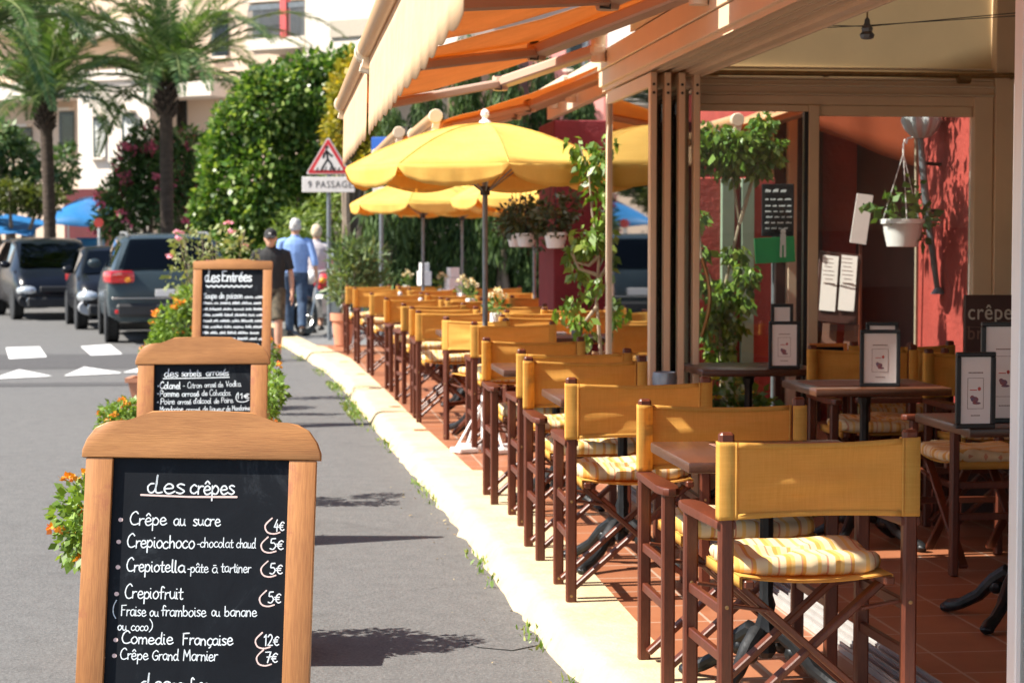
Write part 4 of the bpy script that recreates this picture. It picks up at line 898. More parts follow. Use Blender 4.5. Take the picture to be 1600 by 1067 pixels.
# ------------------------------------------------------------------ furniture inside and further rows
VT, VC = 'cafe tables', "director's chairs inside the veranda"
cafe_table(2.72, 8.72, 'dark cafe table inside the veranda carrying two menus before the open door')
cafe_table(2.76, 6.88, 'dark cafe table at the right edge carrying the two scuffed menu frames')
cafe_table(2.50, 10.08, 'dark cafe table by the glazed door leaf, with two framed menus')
chair(1270, 9.95, -1, 'ochre canvas chair in the veranda facing the table before the open door', VC, 1, 2)
chair(1452, 9.6, -1, 'ochre canvas chair in the veranda just left of the brown crêpes sign', VC, 1, 1)
chair(1335, 10.35, 1, 'ochre canvas chair in the veranda with its back towards us, right up at the doorway', VC, 1, 3)
t = chair(1500, 8.4, 1, 'chair in the veranda turned sideways under the menu table at the right edge', VC, 1, 2); t.location = (2.06, 8.45, ZT); t.rotation_euler = (0, 0, TH+math.pi/2)
t = chair(1100, 7.2, 1, 'chair in the veranda shadow beyond the nearest table, right of the frontmost chair', VC, 1, 3); t.location = (1.95, 9.9, ZT); t.rotation_euler = (0, 0, TH+math.pi*.5)
R2 = "director's chairs in the rows near the red pillar"
cafe_table(2.10, 13.55, 'cafe table under the ficus branches with a white napkin and grey pot', w=.7); 
row2 = [(785, 14.3, -1, 'ochre chair facing us behind the white napkin table'), (792, 15.3, 1, 'ochre chair seen from behind, right of the big umbrella pole in the second row'),
        (756, 16.9, -1, 'ochre chair of the second row, directly left of the big umbrella pole'), (700, 18.6, 1, 'ochre chair of the second row under the middle of the big umbrella'),
        (668, 20.4, -1, 'ochre chair of the second row under the left half of the big umbrella'), (640, 22.8, 1, 'ochre chair in the second row with the far umbrella pole behind it'), (622, 24.8, -1, 'farthest ochre chair of the second row'),
        (868, 14.6, 1, 'ochre chair in front of the red pillar, nearest of that cluster'), (850, 15.9, -1, 'ochre chair in front of the left edge of the red pillar'), (905, 15.6, -1, 'ochre chair behind the low ficus branches'),
        (800, 19.6, 1, 'ochre chair in the dim corner left of the red pillar'), (760, 21.5, -1, 'ochre chair half hidden behind the big umbrella pole far back'), (745, 23.8, 1, 'ochre chair far back by the dark hedge, right of the far umbrella poles')]
for px, y, way, lb, in row2: chair(px, y, way, lb, R2, 1, 1+int(y*7) % 3, rk.uniform(-.08, .08))
for b, a, lb in ((2.12, 16.1, 'second row cafe table right of the umbrella pole with a flower pot'), (2.15, 19.4, 'second row cafe table in the shade with flower pots'), (2.2, 23.6, 'farthest second row cafe table before the dark hedge'), (2.85, 15.2, 'cafe table by the red pillar, nearly hidden by chairs')): cafe_table(b, a, lb)
def menu_stand(px, py, y, label, w=.185, h=.262, rz=0, z=ZT+.765, blank=False):
    t = thing('menu_stand', label, 'menu', group='black framed menus on the tables'); d = .018; e = .017
    m = MB(); m.box((0, 0, e/2), (w, d, e), bev=.003); m.box((0, 0, h-e/2), (w, d, e), bev=.003); m.box((-w/2+e/2, 0, h/2), (e, d-.001, h-2*e-.0005), bev=.002); m.box((w/2-e/2, 0, h/2), (e, d-.001, h-2*e-.0005), bev=.002)
    m.box((0, .03, .006), (w*.8, .07, .012), bev=.003); m.build('frame', 'black_plastic', t)
    m = MB(); m.box((0, .001, h/2), (w-2*e-.001, .004, h-2*e-.001)); pg_ = m.build('page', 'paper', t)
    if not blank:
        m = MB(); w2, h2 = w*.40, h*.40; zc = h*.46
        for sx in (-1, 1): m.box((sx*w2/2, -.0015, zc), (.0012, .0008, h2))
        for sz in (-1, 1): m.box((0, -.0015, zc+sz*h2/2), (w2, .0008, .0012))
        r_ = random.Random(int(px))
        for i in range(11): m.box((-w*.17+i*w*.034, -.0015, h*.73), (w*.022, .0008, .0045))
        for i in range(7): m.box((-w*.10+i*w*.034, -.0015, h*.17), (w*.022, .0008, .004))
        m.build('print', 'dim_letter', pg_)
        m = MB(); m.ball((-.003, -.001, zc-.022), .015, 10, (1, .1, .7)); m.ball((.004, -.001, zc-.035), .012, 8, (1.3, .1, .4)); m.ball((-.012, -.001, zc-.015), .008, 8, (1, .1, 1)); m.build('drawing', 'picture_blue', pg_)
        m = MB(); m.box((-.008, -.0015, zc+.012), (.026, .0008, .003)); m.ball((.014, -.001, zc+.016), .006, 8, (1, .1, 1.2)); m.build('drawing_detail', 'picture_red', pg_)
    p = Vector(((px-800)/F*y, y, 0)); t.location = (p.x, y, z); t.rotation_euler = (0, 0, rz); return t
menu_stand(1376, 598, 8.80, 'black framed menu standing front centre on the table before the open door', rz=.03)
menu_stand(1379, 560, 9.10, 'black framed menu half hidden behind the one before the open door', .155, .285, 0, blank=True)
menu_stand(1226, 562, 10.05, 'black framed menu on the table by the glazed door leaf, front one', .165, .25, .05)
menu_stand(1222, 500, 10.25, 'small black framed menu peeping up behind the one by the glazed door leaf', .12, .335, .05, blank=True)
menu_stand(1526, 660, 6.80, 'scuffed black framed menu, left one of the pair at the right edge', .145, .272, .12)
menu_stand(1571, 655, 7.02, 'scuffed black framed menu, right one of the pair, cut by the white door edge', .175, .37, .02)
# brown sign with the house's speciality
def text_mesh(txt, size, name, m, parent, loc, depth=.002, spacing=1.0, align='LEFT', rot=(math.pi/2, 0, 0), sx=1):
    cu = bpy.data.curves.new(name, 'FONT'); cu.body = txt; cu.size = size; cu.extrude = depth; cu.align_x = align; cu.space_character = spacing
    tmp = bpy.data.objects.new('tmp', cu); COL.objects.link(tmp); bpy.context.view_layer.update()
    me = bpy.data.meshes.new_from_object(tmp.evaluated_get(bpy.context.evaluated_depsgraph_get())); bpy.data.objects.remove(tmp)
    me.name = name; me.materials.clear(); me.materials.append(M[m]); o = bpy.data.objects.new(name, me); COL.objects.link(o); o.parent = parent; o.location = loc; o.rotation_euler = rot; o.scale = (sx, 1, 1); return o
ys = 10.0; t = thing('counter_sign', 'dark brown upright sign reading crêpes bretonnes at the right edge', 'sign', ((1508-800)/F*ys, ys, ZT))
u = ys/F; zs = CAMH-(461-381)*u-ZT
m = MB(); m.box((.26, .02, zs/2), (.52, .04, zs), bev=.004); m.build('board', 'brown_panel', t)
text_mesh('crêpes', 35*u, 'lettering', 'sign_letter', t, (4*u, -.002, zs-38*u), spacing=1.08, sx=.82); text_mesh('bretonnes', 30*u, 'small_lettering', 'dim_letter', t, (4*u, -.002, zs-69*u), spacing=1.1, sx=.85)
m = MB(); m.box((.25, -.0015, zs-50*u), (.48, .002, .0025)); m.build('rule', 'dim_letter', t)
m = MB(); m.grid(lambda a_, b_: (.05+.3*a_, -.0015, zs-(118-34*math.sin(math.pi*a_)**.6*b_+8*a_)*u), 16, 3); m.build('pancake_picture', 'sign_letter', t, solid=.002)
# small framed slate, lectern with the menu, notice board
t = thing('small_slate', 'small slate in an orange frame leaning near the doorway', 'slate', ((1297-800)/F*10.45, 10.45, ZT+.70)); t.rotation_euler = (R(-12), 0, .08)
m = MB(); w_, h_ = .19, .17
for sx in (-1, 1): m.box((sx*w_/2, 0, h_/2), (.02, .018, h_+.02), bev=.003)
for z in (0, h_): m.box((0, 0, z), (w_-.021, .017, .02), bev=.003)
m.build('frame', 'orange_frame', t); m = MB(); m.box((0, .003, h_/2), (w_-.021, .008, h_-.021)); m.build('slate', 'slate', t)
t2 = thing('plant_stand', 'small dark stand carrying the orange framed slate', 'stand', ((1297-800)/F*10.45, 10.45, ZT)); m = MB(); m.box((0, 0, .68), (.24, .2, .025), bev=.004); m.build('top', 'mahogany', t2)
for sx in (-1, 1):
    for sy in (-1, 1): m = MB(); m.box((sx*.1, sy*.08, .333), (.025, .025, .666)); m.build('leg', 'mahogany', t2)
yl = 12.2; t = thing('menu_lectern', 'lectern with two white menu pages seen through the doorway', 'menu lectern', ((1305-800)/F*yl, yl, ZT))
m = MB(); m.box((0, .1, .5), (.05, .05, 1.0)); m.box((0, .1, .02), (.3, .3, .04)); m.build('post', 'mahogany', t)
for s in (-1, 1): m = MB(); m.box((s*.048+.012*s+.02, 0, 1.17), (.10, .006, .36), (R(-14), R(6), 0)); m.build('page', 'paper', t)
m = MB()
for i in range(12):
    for s in (-1, 1): m.box((s*.06+.02+.0112*(i-6)*.25, -.0055-(.0069*(i-6)*-1)*.0+(.028*(i-6))*math.sin(R(14)), 1.17-.026*(i-6)), (.07-.02*(i % 3 == 2), .003, .004), (R(-14), R(6), 0))
m.build('print', 'dim_letter', t)
m = MB(); m.box((.02, .008, 1.14), (.27, .012, .46), (R(-14), R(6), 0), .003); m.build('board', 'brown_panel', t)
m = MB(); m.box((-.04, -.02, .83), (.09, .006, .17), (R(-14), R(6), 0)); m.box((.10, -.02, .83), (.09, .006, .17), (R(-14), R(6), 0)); m.build('price_card', 'dim_letter', t)
t = thing('pale_placard', 'pale pinkish placard tilted on the dark shop front', 'sign', ((1345-800)/F*13.2, 13.2, 1.55)); m = MB(); m.box((0, 0, .14), (.11, .012, .34), (0, R(8), 0)); m.build('board', 'paper', t); m = MB(); m.tube([(0, .02, -1.45), (0, .02, .2)], .012, 6); m.build('stake', 'mahogany', t)
yn = 12.0; t = thing('notice_board', 'slate notice board with white writing above a bright green panel, behind the glass', 'notice board', ((1210-800)/F*yn, yn, ZT))
un = yn/F; mat('bright_green', (.02, .42, .12), .5, .1, 5)
zb_, zt_ = CAMH-(412-381)*un-ZT, CAMH-(288-381)*un-ZT
m = MB(); m.box((.02, .02, (zb_+.17+zt_)/2), (.20, .02, zt_-zb_-.17), bev=.003); m.build('slate', 'slate', t)
m = MB(); m.box((0, .0, zb_+.085), (.25, .02, .16), (0, R(-3), 0), .003); gp = m.build('green_panel', 'bright_green', t)
m = MB(); m.ball((.05, -.0115, zb_+.20), .018, 10, (1, .2, 1)); m.box((.05, -.0115, zb_+.15), (.035, .004, .07), bev=.01); m.box((.038, -.0115, zb_+.08), (.013, .004, .08)); m.box((.062, -.0115, zb_+.08), (.013, .004, .08)); m.build('figure_emblem', 'white_paint', gp)
pen = Pen(.0095); r_ = random.Random(4)
for i, z in enumerate([zt_-.05, zt_-.1, zt_-.14, zt_-.175, zt_-.21, zt_-.245, zt_-.28]):
    x = -.06+.01*r_.random(); h = .020 if i == 0 else .011
    while x < .08:
        n = r_.randint(3, 6); pen.stroke(cr_smooth([(x+k_*h*.3, z+(h*r_.uniform(.5, 1) if k_ % 2 else 0)) for k_ in range(n*2)], 3), .0035 if i else .006); x += n*h*.6+.012
pen.mb.build('lettering', ['marker_white', 'marker_pink'], t, smooth=0)
m = MB(); m.tube([(0, .04, 0), (.0, .04, zt_-.02)], .014, 8); m.lathe([(.16, 0), (.16, .02), (.02, .05)], (0, .04, 0), 16); m.build('stand', 'grey_iron', t)
t = base('red_screen_wall', 'low red screen wall behind the glazed door leaf', 'wall', 2.75, 13.1, 0)
q = LB(t); q.bx(2.72, 3.42, 13.05, 13.2, 0, 1.98, .01); q.build('wall', 'red_stucco', t); mat('celadon', (.22, .30, .22), .7, .1, 5)
q = LB(t); q.bx(3.03, 3.12, 13.0, 13.049, 0, 1.97, .004); q.bx(3.17, 3.26, 13.0, 13.049, 0, 1.97, .004); q.build('post', 'celadon', t)
# ------------------------------------------------------------------ wall lantern, hanging pots
yl = 12.55; X0 = (1437-800)/F*yl; zl = CAMH-(190-381)*yl/F
t = thing('wall_lantern', 'grey iron lantern with fluted onion head on a slanting stem before the red wall', 'lamp', (X0, yl, zl))
m = MB(); m.lathe([(.02, -.115), (.05, -.11), (.095, -.06), (.120, .0), (.105, .06), (.05, .10), (.0, .105)], n=72, lobes=9, amp=.13, cap=False); m.build('lamp_head', 'lamp_grey', t, smooth=60)
def lp_(px, py, dy=0): return (at(px, py, yl+dy)-Vector((X0, yl, zl)))
m = MB(); m.tube([lp_(1438, 215), lp_(1445, 300), lp_(1465, 455)], [.020, .026, .018], 10); m.build('stem', 'grey_iron', t)
m = MB(); m.lathe([(.01, .03), (.025, .02), (.045, -.01), (.05, -.018), (.0, -.02)], lp_(1466, 455), 16, cap=False); m.build('foot_cup', 'grey_iron', t)
for y_ in (255, 328): m = MB(); m.tube([lp_(1443, y_), lp_(1490, y_+4, .1)], .012, 8); m.build('bracket', 'black_iron', t)
m = MB(); m.tube([lp_(1476, 260, .08), lp_(1478, 345, .08)], .02, 8); m.build('wall_plate', 'grey_iron', t)
m = MB(); m.tube([lp_(1436, 212), lp_(1418, 217), lp_(1416, 225)], .007, 6); m.build('hook', 'white_metal', t)
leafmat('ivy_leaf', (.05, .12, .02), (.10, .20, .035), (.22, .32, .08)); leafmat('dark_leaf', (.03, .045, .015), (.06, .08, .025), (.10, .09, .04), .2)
def hanging_pot(px, py, y, w, h, label, hang, leaf, nl, blobs, m_='white_plastic', size=.05):
    p = at(px, py, y); t = thing('hanging_pot', label, 'flower pot', p, 0, 'hanging flower pots')
    m = MB(); r = w/2; m.lathe([(r*.62, 0), (r*.70, .004), (r*.86, h*.6), (r*.9, h*.82), (r*1.0, h*.83), (r, h), (r*.93, h), (r*.88, h*.85), (0, h*.84)], n=28, cap=False); m.build('pot', m_, t)
    m = MB(); m.lathe([(r*.87, h*.85), (r*.5, h*.9), (0.001, h*.9)], n=16, cap=False); m.build('soil', 'soil', t)
    for k_ in range(3):
        a = k_*2.1+.5; m = MB(); m.tube([(r*.95*math.cos(a), r*.95*math.sin(a), h*.95), (0, 0, hang)], .003 if y < 14 else .004, 5); m.build('cord', 'white_plastic' if y < 14 else 'black_iron', t)
    m = MB(); m.tube([(0, 0, hang), (0, 0, hang+.06), (.01, 0, hang+.09)], .006, 6); m.build('hanger', 'white_plastic', t)
    pts, dr = blob_points(nl, blobs, .3); leaves('foliage', pts, [leaf], size, t, .75, .3, dirs=dr)
    return t
hanging_pot(1410, 386, 12.4, .285, .18, 'white ribbed pot with trailing green plant hanging in the open doorway', .60, 'ivy_leaf', 130, [((0, 0, .26), (.13, .12, .12)), ((-.12, 0, .24), (.08, .08, .08)), ((-.26, 0, .3), (.05, .05, .06)), ((.12, -.02, .16), (.08, .08, .14)), ((.1, 0, .1), (.05, .05, .1)), ((.05, 0, .38), (.06, .06, .08))], size=.06)
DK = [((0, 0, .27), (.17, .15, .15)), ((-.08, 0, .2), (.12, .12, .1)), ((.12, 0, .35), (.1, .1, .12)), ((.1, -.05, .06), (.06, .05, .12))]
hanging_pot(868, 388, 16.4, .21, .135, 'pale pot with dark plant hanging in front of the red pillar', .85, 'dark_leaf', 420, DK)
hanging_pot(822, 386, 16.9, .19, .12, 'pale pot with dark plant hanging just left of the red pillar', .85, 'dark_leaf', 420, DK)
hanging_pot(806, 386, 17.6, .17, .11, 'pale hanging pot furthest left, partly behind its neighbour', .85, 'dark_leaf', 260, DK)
# ------------------------------------------------------------------ ficus by the folded panels and behind the glass
def ficus(loc, label, limbs, blobs, n, size=.075, pot=True, name='ficus_tree', leaf='ficus_leaf'):
    t = thing(name, label, 'tree', loc)
    m = MB()
    for l in limbs: m.tube([Vector(p) for p in l], [.014*(1-.75*i/(len(l)-1)) for i in range(len(l))], 6)
    m.build('trunk', 'stem', t)
    pts, dr = blob_points(n, blobs, .25); d = dr*.5; d[:, 2] -= .9
    leaves('crown', pts, [leaf], size, t, .55, .1, dirs=d)
    if pot:
        m = MB(); m.lathe([(.11, 0), (.13, .02), (.16, .26), (.175, .26), (.175, .30), (.15, .30), (.14, .27), (0, .27)], n=24, cap=False); m.build('pot', 'tin_grey', t)
    return t
yf = 12.35; xf = (950-800)/F*yf
def fz(px, py): q = at(px, py, yf); return (q.x-xf, 0, q.z-ZT)
def fb(px, py, r, ry=None): q = fz(px, py); return ((q[0], rng.normal()*.05, q[2]), (r, r*.8, ry or r))
ficus((xf, yf, ZT), 'straggly ficus with pale bare branches growing beside the folded glass panels',
      [[(0, 0, .25), fz(938, 540), fz(932, 470), fz(936, 400), fz(925, 330), fz(920, 270), fz(905, 225)], [fz(932, 480), fz(912, 505), fz(885, 512)], [fz(934, 430), fz(905, 420), fz(892, 395)], [fz(933, 440), fz(960, 400), fz(975, 330), fz(985, 240)], [fz(936, 400), fz(920, 415), fz(900, 410), fz(893, 385)], [(0, 0, .28), fz(955, 500), fz(978, 450)]],
      [fb(893, 225, .05), fb(915, 240, .09), fb(935, 255, .09), fb(945, 230, .08), fb(925, 275, .07), fb(935, 300, .08), fb(940, 340, .07), fb(915, 372, .10), fb(945, 372, .09), fb(900, 395, .08), fb(935, 390, .07), fb(905, 430, .06), fb(915, 455, .06), fb(940, 440, .06), fb(890, 470, .06), fb(905, 500, .07), fb(925, 525, .06), fb(875, 485, .05), fb(955, 300, .08), fb(985, 225, .08), fb(990, 260, .06), fb(975, 300, .07), fb(975, 370, .06), fb(985, 480, .07), fb(970, 520, .06)], 950, size=.060)
yf = 12.3; xf = (1130-800)/F*yf
ficus((xf, yf, ZT), 'dense glossy ficus growing behind the glazed door leaf', [[(0, 0, .25), fz(1125, 480), fz(1155, 350), fz(1140, 240), fz(1110, 190)], [fz(1155, 350), fz(1185, 250), fz(1200, 190)], [fz(1125, 480), fz(1095, 400), fz(1090, 300)]],
      [fb(1090, 215, .12), fb(1120, 225, .12), fb(1150, 230, .12), fb(1180, 215, .10), fb(1205, 235, .09), fb(1195, 190, .07), fb(1085, 250, .09), fb(1140, 255, .12), fb(1190, 258, .08), fb(1150, 400, .08), fb(1165, 430, .08), fb(1130, 460, .1), fb(1110, 500, .1), fb(1145, 510, .09), fb(1095, 440, .07), fb(1160, 470, .06), fb(1125, 550, .09), fb(1090, 340, .06), fb(1100, 390, .05)], 3000, size=.055)
p = at(1135, 600, 10.95)
lantana((p.x, 11.2, ZT), 'green bush with yellow flowers behind the glass, under the table by the door leaf', [((-.05, 0, .55), (.18, .15, .16)), ((.1, 0, .48), (.2, .15, .15)), ((-.2, 0, .45), (.1, .1, .15)), ((.2, 0, .38), (.12, .12, .15))], 520, 9, 'yellow_petal', 'ivy_leaf', size=.06, flower_r=.028, name='flowering_bush', potw=(.4, .2, .3))
# ------------------------------------------------------------------ small things on the tables
def table_flowers(b, a, label, s=1, z=ZT+.765):
    t = base('flower_pot', label, 'flower pot', b, a, z, 'little pots of cream flowers on the tables')
    m = MB(); m.box((0, 0, .045), (.075, .075, .09), (0, 0, .5), .006); m.build('pot', 'white_plastic', t)
    pts, dr = blob_points(60, [((0, 0, .14), (.07, .07, .06))], .2); leaves('foliage', pts, ['ivy_leaf'], .05, t, .4, -.2, dirs=dr)
    c = np.concatenate([np.array([x, y, h])+unit(rng.normal(size=(22, 3)))*.022 for x, y, h in ((-.04, 0, .23), (.03, .02, .26), (.06, -.02, .22), (0, -.03, .28))])
    leaves('blossoms', c, ['cream_petal'], .022, t, .9, -.4)
    m = MB()
    for x, y, h in ((-.04, 0, .23), (.03, .02, .26), (.06, -.02, .22), (0, -.03, .28)): m.tube([(0, 0, .08), (x*.6, y*.6, h*.6), (x, y, h)], .002, 4)
    m.build('stems', 'green_stem', t); return t
def by_px(px, py, z=ZT+.765): return ab(gz(px, py, z))
for px, py, lb in ((775, 506, 'little white pot of cream flowers right of the big umbrella pole'), (735, 480, 'little white pot of cream flowers left of the big umbrella pole'), (690, 462, 'little white pot of cream flowers just left of the taller white menu tower'), (722, 470, 'little pot of cream flowers on the table behind the left pole pot'), (635, 456, 'little pot of cream flowers farthest left, on the kerbside row')):
    b, a = by_px(px, py); table_flowers(b, a, lb)
def shaker(px, py, label, m_):
    b, a = by_px(px, py); t = base('salt_shaker', label, 'shaker', b, a, ZT+.765, 'shakers on the tables'); m = MB(); m.lathe([(.026, 0), (.028, .01), (.024, .05)], n=12); m.build('jar', m_, t); m = MB(); m.lathe([(.022, .0505), (.022, .07), (.012, .08)], n=12); m.build('cap', 'white_metal', t)
mat('red_glass', (.6, .12, .06), .3, .1); mat('green_glass', (.05, .35, .25), .3, .1)
for px, py, lb, m_ in ((679, 493, 'red shaker on the table behind the square-on chair', 'red_glass'), (706, 494, 'green shaker on the table behind the square-on chair', 'green_glass'), (657, 477, 'red shaker one table further back', 'red_glass'), (690, 477, 'green shaker one table further back', 'green_glass'), (812, 494, 'green shaker right of the big umbrella pole', 'green_glass'), (625, 466, 'pale shaker two tables from the far end', 'tin_grey')): shaker(px, py, lb, m_)
def tower(px, py, label, s=1):
    b, a = by_px(px, py); t = base('menu_tower', label, 'menu', b, a, ZT+.765); m = MB(); m.box((0, 0, .09*s), (.14*s, .14*s, .18*s), (0, 0, .3), .004); m.build('box', 'paper', t); m = MB(); m.box((0, 0, .235*s), (.10*s, .10*s, .10*s), (0, 0, .3), .004); m.build('top_box', 'white_plastic', t)
tower(708, 462, 'white two-tier menu tower by the far umbrella pole, the lower one in the photo', 1.25); tower(663, 446, 'white two-tier menu tower further back, at the pole of the far left umbrella', 1.25)
b, a = by_px(868, 522); m = MB(); m.box((0, 0, .008), (.15, .09, .016), bev=.004); o = tag(m.build('napkin', 'white_plastic'), 'folded white napkin on the table under the ficus', 'napkin'); put(o, b, a, rz=TH)
b, a = by_px(901, 524); m = MB(); m.lathe([(.035, 0), (.04, .01), (.045, .09), (.04, .09), (.034, .02), (0, .015)], n=16, cap=False); o = tag(m.build('table_pot', 'tin_grey'), 'grey pot beside the white napkin under the ficus', 'pot'); put(o, b, a)

t = base('added_shade_vine', 'leafy vine added above the doorway, mostly out of view, to dapple the red wall', 'vine', 4.0, 12.2, 2.6)  # leaf mass added mostly out of view, to cast dappled shade on the facade
q = LB(t); q.tb([(4.27, 12.55, .1), (4.25, 12.5, 1.6), (4.2, 12.4, 2.55), (3.9, 12.2, 2.8), (3.5, 12.1, 2.75)], .014, 6); q.build('stem', 'stem', t)
pts, dr = blob_points(1500, [((-.1, 0, .2), (.35, .35, .14)), ((-.5, -.1, .12), (.25, .3, .12)), ((.1, .15, .1), (.14, .2, .14)), ((-.75, .1, .08), (.12, .2, .10)), ((.05, -.35, .25), (.2, .2, .12)), ((-.85, -.6, .32), (.3, .25, .18)), ((-1.15, -.55, .40), (.25, .25, .18))], .2); leaves('foliage', pts, ['ivy_leaf'], .07, t, .6, .4, dirs=dr)

pm2 = tag(copy_tree(pm), 'brown slatted bamboo placemat on the veranda table before the open door', 'placemat'); put(pm2, 2.66, 8.72, rz=TH)
# ================================================================== street: signs, people, cars, trees, houses
mat('sign_red', (.60, .03, .04), .4, .05, 6); mat('sign_white', (.74, .72, .70), .45, .04, 6); mat('sign_black', (.02, .02, .022), .5, .05, 6); mat('sign_blue', (.02, .10, .42), .4, .05, 6)
y = 28.6; pz = gz(513, 530, ZT-.012); t = thing('road_sign', 'triangular red and white pedestrian warning sign on a grey pole, with a plate below', 'road sign', ((514-800)/F*y, y, ZT-.012))
us = y/F; zA = CAMH-(213-381)*us-ZT; zB = CAMH-(272-381)*us-ZT; hw = 35.5*us
m = MB(); m.tube([(0, .03, 0), (0, .03, zA-.03)], .032, 12); m.build('pole', 'grey_iron', t)
def tri(k, r=.05):
    P = [Vector((-hw, zB)), Vector((hw, zB)), Vector((0, zA))]; c = (P[0]+P[1]+P[2])/3; out = []
    P = [c+(p-c)*k for p in P]
    for i in range(3):
        a, b, d = P[i-1], P[i], P[(i+1) % 3]; u, v = (a-b).normalized(), (d-b).normalized()
        for f in (0, .25, .5, .75, 1): out.append(tuple(b+(u*(1-f)**2+v*f**2)*r*k))
    return out
m = MB(); m.prism(tri(1.0), (0, -.012, 0), (1, 0, 0), (0, 0, 1), (0, .024, 0)); m.build('plate', 'sign_white', t)
m = MB(); m.prism(tri(.92, .04), (0, -.016, 0), (1, 0, 0), (0, 0, 1), (0, .003, 0)); m.build('red_border', 'sign_red', t)
m = MB(); m.prism(tri(.66, .02), (0, -.020, 0), (1, 0, 0), (0, 0, 1), (0, .003, 0)); fld = m.build('white_field', 'sign_white', t)
pen = Pen(-.0205, 0); zc = zB+.075
for s in ([(-.02, .24), (-.005, .13)], [(-.005, .13), (-.045, .06), (-.075, .0)], [(-.005, .13), (.035, .07), (.06, .0)], [(-.018, .235), (-.05, .19), (-.055, .15)], [(-.018, .235), (.02, .19), (.045, .17)]): pen.stroke([(a*1.25, zc+b*1.15) for a, b in s], .034)
pen.stroke([(-.022, zc+.325), (-.021, zc+.327)], .05)
for x in (-.16, -.10, -.035, .035, .10, .16): pen.stroke([(x-.012, zc-.03), (x+.006, zc+.02+.01*(abs(x) < .1))], .02)
pen.mb.build('pedestrian_symbol', ['sign_black'], fld, smooth=0)
zP = zB-.035; hp = 24*us
m = MB(); m.box((0, 0, zP-hp/2), (82*us, .02, hp), bev=.006); pl = m.build('lower_plate', 'sign_white', t)
text_mesh('9 PASSAGES', 15*us, 'lettering', 'sign_black', pl, (-32*us, -.0105, zP-hp/2-5*us), spacing=1.15, sx=.86)
y = 27.5; us = y/F; t = thing('blue_sign', 'blue square crossing sign on a grey pole, mostly hidden by the awning and umbrella', 'road sign', ((596-800)/F*y, y, ZT))
m = MB(); m.tube([(0, .03, 0), (0, .03, CAMH+155*us-ZT)], .03, 10); m.build('pole', 'grey_iron', t)
m = MB(); m.box((.03, 0, CAMH+146*us-ZT), (.36, .02, .36), (0, 0, -.35), .01); bl = m.build('plate', 'sign_blue', t)
m = MB(); m.prism([(-.12, -.10), (.12, -.10), (0, .11)], (.03, -.014, CAMH+146*us-ZT), (math.cos(.35), -math.sin(.35), 0), (0, 0, 1), (-.003*math.sin(.35), -.003*math.cos(.35), 0)); m.build('white_triangle', 'sign_white', bl)
m = MB(); m.box((-.01, 0, CAMH+74*us-ZT), (.22, .02, .26), bev=.006); m.build('lower_plate', 'sign_white', t)
# ------------------------------------------------------------------ potted oleander, motorcycle
y = 26.6; p = Vector(((536-800)/F*y, y, ZT)); leafmat('oleander_leaf', (.10, .16, .07), (.18, .26, .12), (.30, .36, .20))
t = thing('potted_oleander', 'grey-green oleander in a terracotta pot at the far end of the terrace', 'potted plant', p)
m = MB(); m.lathe([(.10, 0), (.12, .02), (.155, .36), (.18, .36), (.18, .46), (.15, .46), (.14, .40), (0, .40)], n=24, cap=False); m.build('pot', 'terracotta', t)
m = MB()
for i in range(7): a = i*.9; m.tube([(0, 0, .38), (.06*math.cos(a)+.05, .06*math.sin(a), .75), (.2*math.cos(a)+.12, .2*math.sin(a), 1.2)], [.012, .01, .005], 5)
m.build('stems', 'stem', t)
pts, dr = blob_points(1500, [((.12, 0, .95), (.30, .3, .3)), ((.28, 0, 1.2), (.28, .25, .22)), ((.05, 0, 1.28), (.2, .2, .2)), ((.38, 0, .85), (.22, .25, .25)), ((-.05, 0, .75), (.15, .2, .2))], .2); leaves('foliage', pts, ['oleander_leaf'], .14, t, .2, -.5, dirs=dr)
y = 30.5; t = thing('motorcycle', 'dark motorcycle with amber indicator parked behind the sign pole', 'motorcycle', ((512-800)/F*y, y, ZT-.012), R(-25))
for yy in (-.68, .68):
    m = MB(); m.lathe([(.20, -.05), (.28, -.055), (.31, -.03), (.31, .03), (.28, .055), (.20, .05)], (0, yy, .31), 28, Matrix.Rotation(math.pi/2, 4, 'Y'), cap=False); wq = m.build('wheel', 'black_plastic', t)
    m = MB(); m.lathe([(.03, -.06), (.03, .06)], (0, yy, .31), 12, Matrix.Rotation(math.pi/2, 4, 'Y')); m.lathe([(.19, -.03), (.21, -.03), (.21, .03), (.19, .03)], (0, yy, .31), 24, Matrix.Rotation(math.pi/2, 4, 'Y'), cap=False)
    for k_ in range(5): a = k_*1.257; m.bar((0, yy, .31), (0, yy+.2*math.cos(a), .31+.2*math.sin(a)), .02, .03)
    m.build('rim', 'steel', wq)
m = MB(); m.loft([[(w_*math.cos(a), yy, z+h_*math.sin(a)) for a in (i*math.pi/6 for i in range(12))] for yy, w_, z, h_ in ((-.30, .05, .78, .05), (-.2, .14, .82, .13), (.05, .15, .84, .13), (.2, .10, .80, .08))]); m.build('tank', 'sign_red', t)
m = MB(); m.loft([[(w_*math.cos(a), yy, z+h_*math.sin(a)) for a in (i*math.pi/6 for i in range(12))] for yy, w_, z, h_ in ((.18, .12, .78, .05), (.4, .14, .78, .06), (.75, .10, .84, .06), (.9, .03, .88, .02))]); m.build('seat', 'black_plastic', t)
m = MB(); m.box((0, -.05, .45), (.26, .5, .36), bev=.06); m.tube([(.16, -.1, .3), (.18, .3, .28), (.18, .8, .36)], .04, 8); m.build('engine', 'steel', t)
m = MB()
for s in (-1, 1): m.tube([(s*.09, -.68, .31), (s*.09, -.42, .98)], .025, 8)
m.tube([(-.38, -.30, 1.06), (-.1, -.42, 1.0), (.1, -.42, 1.0), (.38, -.30, 1.06)], .014, 8); m.build('fork', 'steel', t)
